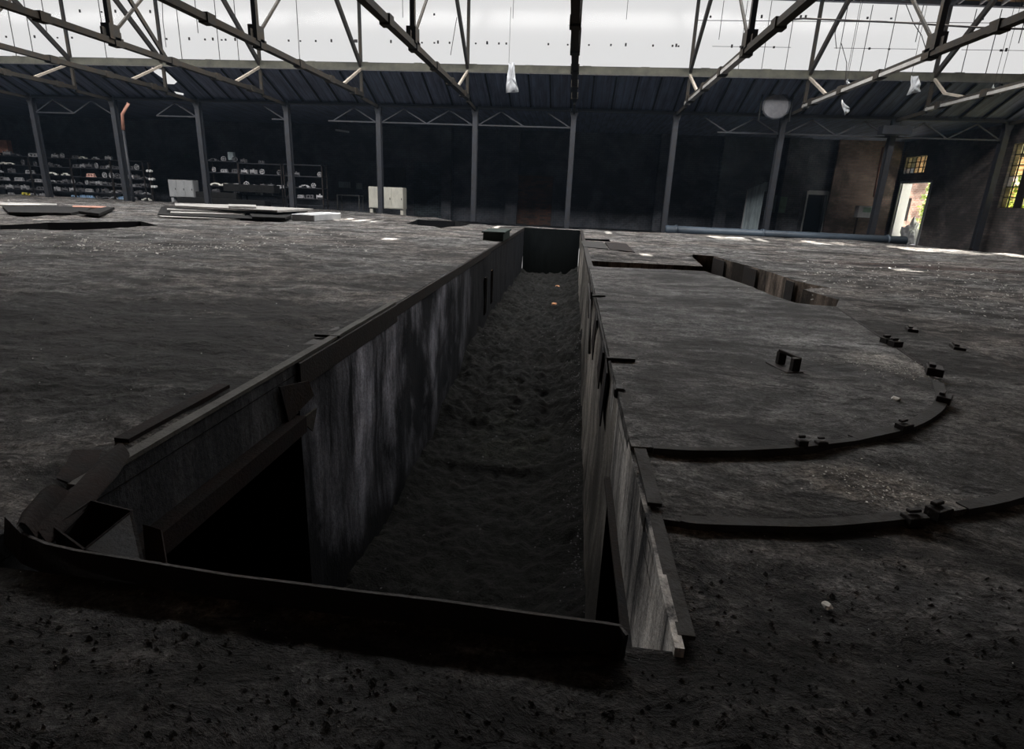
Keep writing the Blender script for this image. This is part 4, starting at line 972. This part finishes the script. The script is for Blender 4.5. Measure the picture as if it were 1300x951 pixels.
# lights and sign
s = W(237, 198, YB - .1); tag(MB().box(s.x - .28, s.x + .28, YB - .1, YB, s.z - .14, s.z + .14).build('exit_sign', MT['green'], bevel=.01), 'small green exit sign on the dark back wall', 'sign')
p = W(426, 165, 44); q = W(443, 167.5, 44)
e = empty('tube_lamp', (p.x, 44, 7.4)); tag(e, 'pale tube lamp hanging crooked left of the locker column', 'lamp')
MB().bar(p, q, .12, .14).build('lamp_body', MT['greyp'], e)
for r in (p.lerp(q, .15), p.lerp(q, .85)): MB().tube([r, (r.x, r.y, 7.4)], .012, 5).build('hanger', MT['blk'], e)
for i, (px, py) in enumerate(((190, 217), (193, 227.5), (196, 237))):
    s = W(px, py, 43.3)
    b = MB()
    for dx in (-.13, .13): b.tube([(s.x + dx, 43.15, s.z), (s.x + dx, 43.4, s.z)], .1, 8)
    b.box(s.x - .15, s.x + .15, 43.38, 43.46, s.z - .03, s.z + .03)
    tag(b.build('insulator_pair', MT['whitep']), 'pair of white insulators right of the left racks, ' + ['upper', 'middle', 'lower'][i] + ' one', 'insulator', 'insulators on the rack post')
s = W(192, 240, 43.45); tag(MB().box(s.x - .05, s.x + .05, 43.44, 43.54, -.95, 3.1).build('post', MT['steel']), 'thin dark post carrying white insulators right of the left racks', 'post')
# pinkish pipe by the column
e = empty('drain_pipe', (W(172, 262, 37).x, 37, -.95)); tag(e, 'downpipe beside a column, pinkish at its bent top', 'pipe')
a = W(163, 131, 37); b = W(155.5, 145, 37); c = W(156.5, 165, 37); d = W(172, 262, 37); d2 = Vector((c.x, 37, -.95))
MB().tube([a, b, c], .11).build('upper_pipe', MT['rustp'], e, True); MB().tube([c, d2], .09).build('lower_pipe', MT['column'], e, True)
# right hand side: doors, big pipe, electric cabinet
e = empty('sheet_door', (W(950, 288, 47).x, 47, -.95)); tag(e, 'pale bluish sheet-metal door leaf standing open left of a column', 'door leaf')
a = W(941, 289, 47); b = W(962, 290, 46); t1 = W(945, 247, 47); t2 = W(966, 231, 46)
MB().plate([(a.x, 47, -.95), (b.x, 46, -.95), (b.x + .05, 46, t2.z), (a.x + .05, 47, t1.z + .4)], .05).build('leaf', MT['palegr'], e)
MB().bar((a.x, 46.93, -.9), (a.x + .05, 46.93, t1.z + .3), .1, .04).build('leaf_edge', MT['greyp'], e)
wallbox(969, 976, 231, 243, YB - .3, 'window_pane', MT['palegr'], 'small pale pane above the dark opening left of the column', 'pane', .1)
wallbox(981, 987, 248, 270, YB - .25, 'green_panel', MT['palegr'], 'narrow pale strip left of the green panel', 'panel', .1)
wallbox(988, 1000, 250, 270, YB - .95, 'green_panel', MT['green'], 'dim green panel right of the column near the door leaf', 'panel', .1)
e = empty('electric_cabinet', (W(1100, 270, 47).x, 47, -.95)); tag(e, 'grey electric cabinet on a stand left of the bright doorway', 'cabinet')
a = W(1088, 276, 47); b = W(1112, 262, 47); MB().box(a.x, b.x, 47, 47.6, a.z, b.z).build('cabinet_body', MT['greyp'], e, bevel=.02)
MB().box(a.x + .35, a.x + .95, 46.96, 47, b.z - .5, b.z - .12).build('meter_window', MT['green'], e)
for x in (a.x + .1, b.x - .1): MB().box(x - .05, x + .05, 47.1, 47.2, -.95, a.z).build('leg', MT['steel'], e)
p = W(1128, 192, 40.5); q = W(1106, 262, 46)
tag(MB().tube([W(1121, 187, 46), W(1109, 250, 46)], .07, 8).build('conduit', MT['rustp'], smooth=True), 'thin reddish conduit slanting beside the column at the bright doorway', 'conduit')
e = empty('large_pipe', (5, 33.6, -.95)); tag(e, 'long blue-grey pipe lying behind the platform edge on the right', 'pipe')
a = W(845, 291.5, 33.6); b = W(1150, 303, 33.6); zc = a.z
MB().tube([(a.x, 33.6, zc), ((a.x + b.x) / 2, 33.6, zc), (b.x, 33.6, zc)], .26, 16).build('pipe_barrel', MT['pipe'], e, True)
for x in (a.x + .6, (a.x + b.x) / 2 - 1.2, b.x - 1): MB().tube([(x - .05, 33.6, zc), (x + .05, 33.6, zc)], .32, 16).build('flange', MT['pipe'], e, True)
for x in (a.x + 1, (a.x + b.x) / 2, b.x - 1.5): MB().box(x - .15, x + .15, 33.3, 33.9, -.95, zc - .24).build('saddle', MT['darkwood'], e)
# white plastic heap at the doorway
mb = MB(); bm = bmesh.new(); bmesh.ops.create_icosphere(bm, subdivisions=4, radius=1)
for v in bm.verts:
    d = 1 + .55 * noise.fractal(v.co * 1.8, .8, 2.2, 5); v.co = Vector((v.co.x * .45 * d, v.co.y * .85 * d, max(-.3, v.co.z) * 1.3 * d))
me = bpy.data.meshes.new('plastic_heap'); bm.to_mesh(me); bm.free(); me.materials.append(MT['whitep'])
o = bpy.data.objects.new('plastic_heap', me); COL.objects.link(o); o.location = (27.9, 47.5, -.4); tag(o, 'heap of crumpled white plastic sheeting in the bright doorway', 'plastic sheeting')
# louvred box at column head on the right
wallbox(1120, 1160, 160, 170, 37.2, 'duct_box', MT['column'], 'dark sheet-metal duct box at the head of the column by the doorway', 'duct', .6)
# round ventilator
s = W(985, 135, 36.6); e = empty('round_ventilator', (s.x, 37, s.z)); tag(e, 'dim round grey ventilator under the lean-to roof', 'ventilator')
mb = MB(); n = 20; pts = [(s.x + .78 * math.cos(t), s.z + .72 * math.sin(t)) for t in [2 * math.pi * k / n for k in range(n)]]
mb.plate([(x, 36.6, z) for x, z in pts], .08).build('disc', MT['cast_d'], e)
MB().tube([(s.x + .8 * math.cos(t), 36.55, s.z + .74 * math.sin(t)) for t in [2 * math.pi * k / n for k in range(n + 1)]], .06, 6).build('rim', MT['column'], e)
MB().box(s.x - .95, s.x - .88, 36.55, 36.65, s.z - .9, s.z + .95).box(s.x + .88, s.x + .95, 36.55, 36.65, s.z - .9, s.z + .95).box(s.x - .95, s.x + .95, 36.55, 36.65, s.z + .88, s.z + .95).build('frame', MT['darkwood'], e)
# hanging sheets
def hang(pxs, Y, label, name='hanging_sheet', wire=True, mat='sheet'):
    P = [W(a, b, Y) for a, b in pxs]; e = empty(name, P[0]); tag(e, label, 'hanging sheet', 'torn white sheets hanging in the roof')
    mb = MB(); c = sum(P, Vector()) / len(P); n = len(P)
    vs = [c + Vector((0, .15, 0))]
    ring = []
    for i in range(n):
        for k in range(4): ring.append(P[i].lerp(P[(i + 1) % n], k / 4) + Vector((0, .12 * math.sin(i * 2.1 + k * 1.3), 0)))
    m_ = len(ring)
    mid = [r.lerp(c, .5) + Vector((0, .1 * math.cos(j * 1.7), 0)) for j, r in enumerate(ring)]
    vs = ring + mid + [c]
    fs = [(j, (j + 1) % m_, m_ + (j + 1) % m_, m_ + j) for j in range(m_)] + [(m_ + j, m_ + (j + 1) % m_, 2 * m_) for j in range(m_)]
    mb.add(vs, fs); s_ = mb.build('sheet', MT[mat], e, True)
    md = s_.modifiers.new('thick', 'SOLIDIFY'); md.thickness = .015
    if wire: MB().tube([P[0], (P[0].x, Y, 12.0)], .012, 5).build('wire', MT['blk'], e)
    return e
hang([(646, 80), (653, 80), (654.5, 100), (658.5, 117), (642, 118), (644, 98)], 33.5, 'tall white plastic funnel hanging in the middle of the roof')
hang([(1157, 96), (1167, 97), (1167, 117), (1160, 118), (1152, 121)], 32.0, 'white ragged square sheet hanging at the upper right')
hang([(1069, 126), (1080, 140), (1071, 147)], 31.0, 'white triangular scrap hanging below the second right chord')
hang([(1076, 100), (1082, 110), (1077, 110), (1075, 104)], 32.0, 'small white scrap sitting on the second right chord')
hang([(1262, 107), (1268, 118), (1260, 120)], 32.0, 'left white scrap near the rightmost chord')
hang([(1268, 111), (1272, 119), (1263, 120)], 32.0, 'right white scrap near the rightmost chord')
# conduit across the upper right and loose cables
def Wl(l, Y): return [W(a, b, Y) for a, b in l]
tag(MB().tube(Wl([(983, 33), (1003, 25), (1020, 23.5), (1080, 26), (1150, 29), (1226, 34), (1268, 36), (1310, 37)], 31.5), .045, 6).build('roof_conduit', MT['blk'], smooth=True), 'thin conduit running across the glass at the upper right', 'conduit')
for i, (l, lab) in enumerate((([(1065, 25), (1060, 42), (1062, 62)], 'dangling cable left of the second right diagonal'), ([(1150, 5), (1160, 30), (1170, 45), (1176, 64)], 'chain-like cable down to the third right truss joint'), ([(1236, 40), (1212, 52), (1197, 62)], 'loose wire right of the third right truss joint'), ([(1068, 55), (1075, 80), (1073, 105)], 'hanging wire with a scrap below the second right diagonal'), ([(206, 2), (207, 28), (211, 60)], 'thin cable hanging by the crossed web at the upper left'), ([(572, 70), (577, 40), (580, 22)], 'thin wire slanting left of the white hanging funnel'))):
    tag(MB().tube(Wl(l, 33), .02, 5).build('loose_cable', MT['blk']), lab, 'cable', 'loose cables in the roof')
# ------------------------------------------------------------------ added scatter volume, lifts the dark back of the hall
hm = bpy.data.materials.new('veil_haze'); hm.use_nodes = True; nt = hm.node_tree; nt.nodes.clear()
o_ = nt.nodes.new('ShaderNodeOutputMaterial'); vs_ = nt.nodes.new('ShaderNodeVolumeScatter'); vs_.inputs['Color'].default_value = (.5, .72, 1, 1)
vs_.inputs['Density'].default_value = .00045; vs_.inputs['Anisotropy'].default_value = .3; L(nt, vs_.outputs[0], o_.inputs['Volume'])
hz = MB().box(-61.5, 27.4, 20, 49.9, -.9, 13).build('haze', hm); tag(hz, 'thin bluish veil added to lighten the back of the hall', 'haze', kind='stuff')
# ------------------------------------------------------------------ light
w = bpy.data.worlds.new('sky'); S.world = w; w.use_nodes = True
bg = w.node_tree.nodes['Background']; bg.inputs[0].default_value = (1, .992, .988, 1); bg.inputs[1].default_value = .74
sun = bpy.data.lights.new('sun', 'SUN'); sun.energy = 32; sun.angle = math.radians(.5); sun.color = (1, .95, .86)
so = bpy.data.objects.new('sun', sun); COL.objects.link(so); so.rotation_euler = (-SUN).to_track_quat('-Z', 'Y').to_euler(); so.location = (0, 60, 60)
def roof_fill(x, y, z, sx, sy, power, col=(1, 1, 1)):  # added fill lamps under the closed roof deck, no opening above them
    l = bpy.data.lights.new('roof_fill', 'AREA'); l.shape = 'RECTANGLE'; l.size = sx; l.size_y = sy; l.energy = power; l.color = col
    o = bpy.data.objects.new('roof_fill', l); COL.objects.link(o); o.location = (x, y, z); return o
roof_fill(-12, 27, 14.4, 74, 4, 24000, (1, .985, .97))
roof_fill(-12, 15, 16.5, 74, 3, 400, (.94, .97, 1))
S.view_settings.view_transform = 'Standard'; S.view_settings.look = 'None'; S.view_settings.exposure = 0; S.view_settings.gamma = 1
S.view_settings.use_curve_mapping = False
S.cycles.use_denoising = True; S.cycles.max_bounces = 5; S.cycles.diffuse_bounces = 3; S.cycles.transparent_max_bounces = 12
S.cycles.sample_clamp_indirect = 4; S.cycles.caustics_reflective = False; S.cycles.caustics_refractive = False
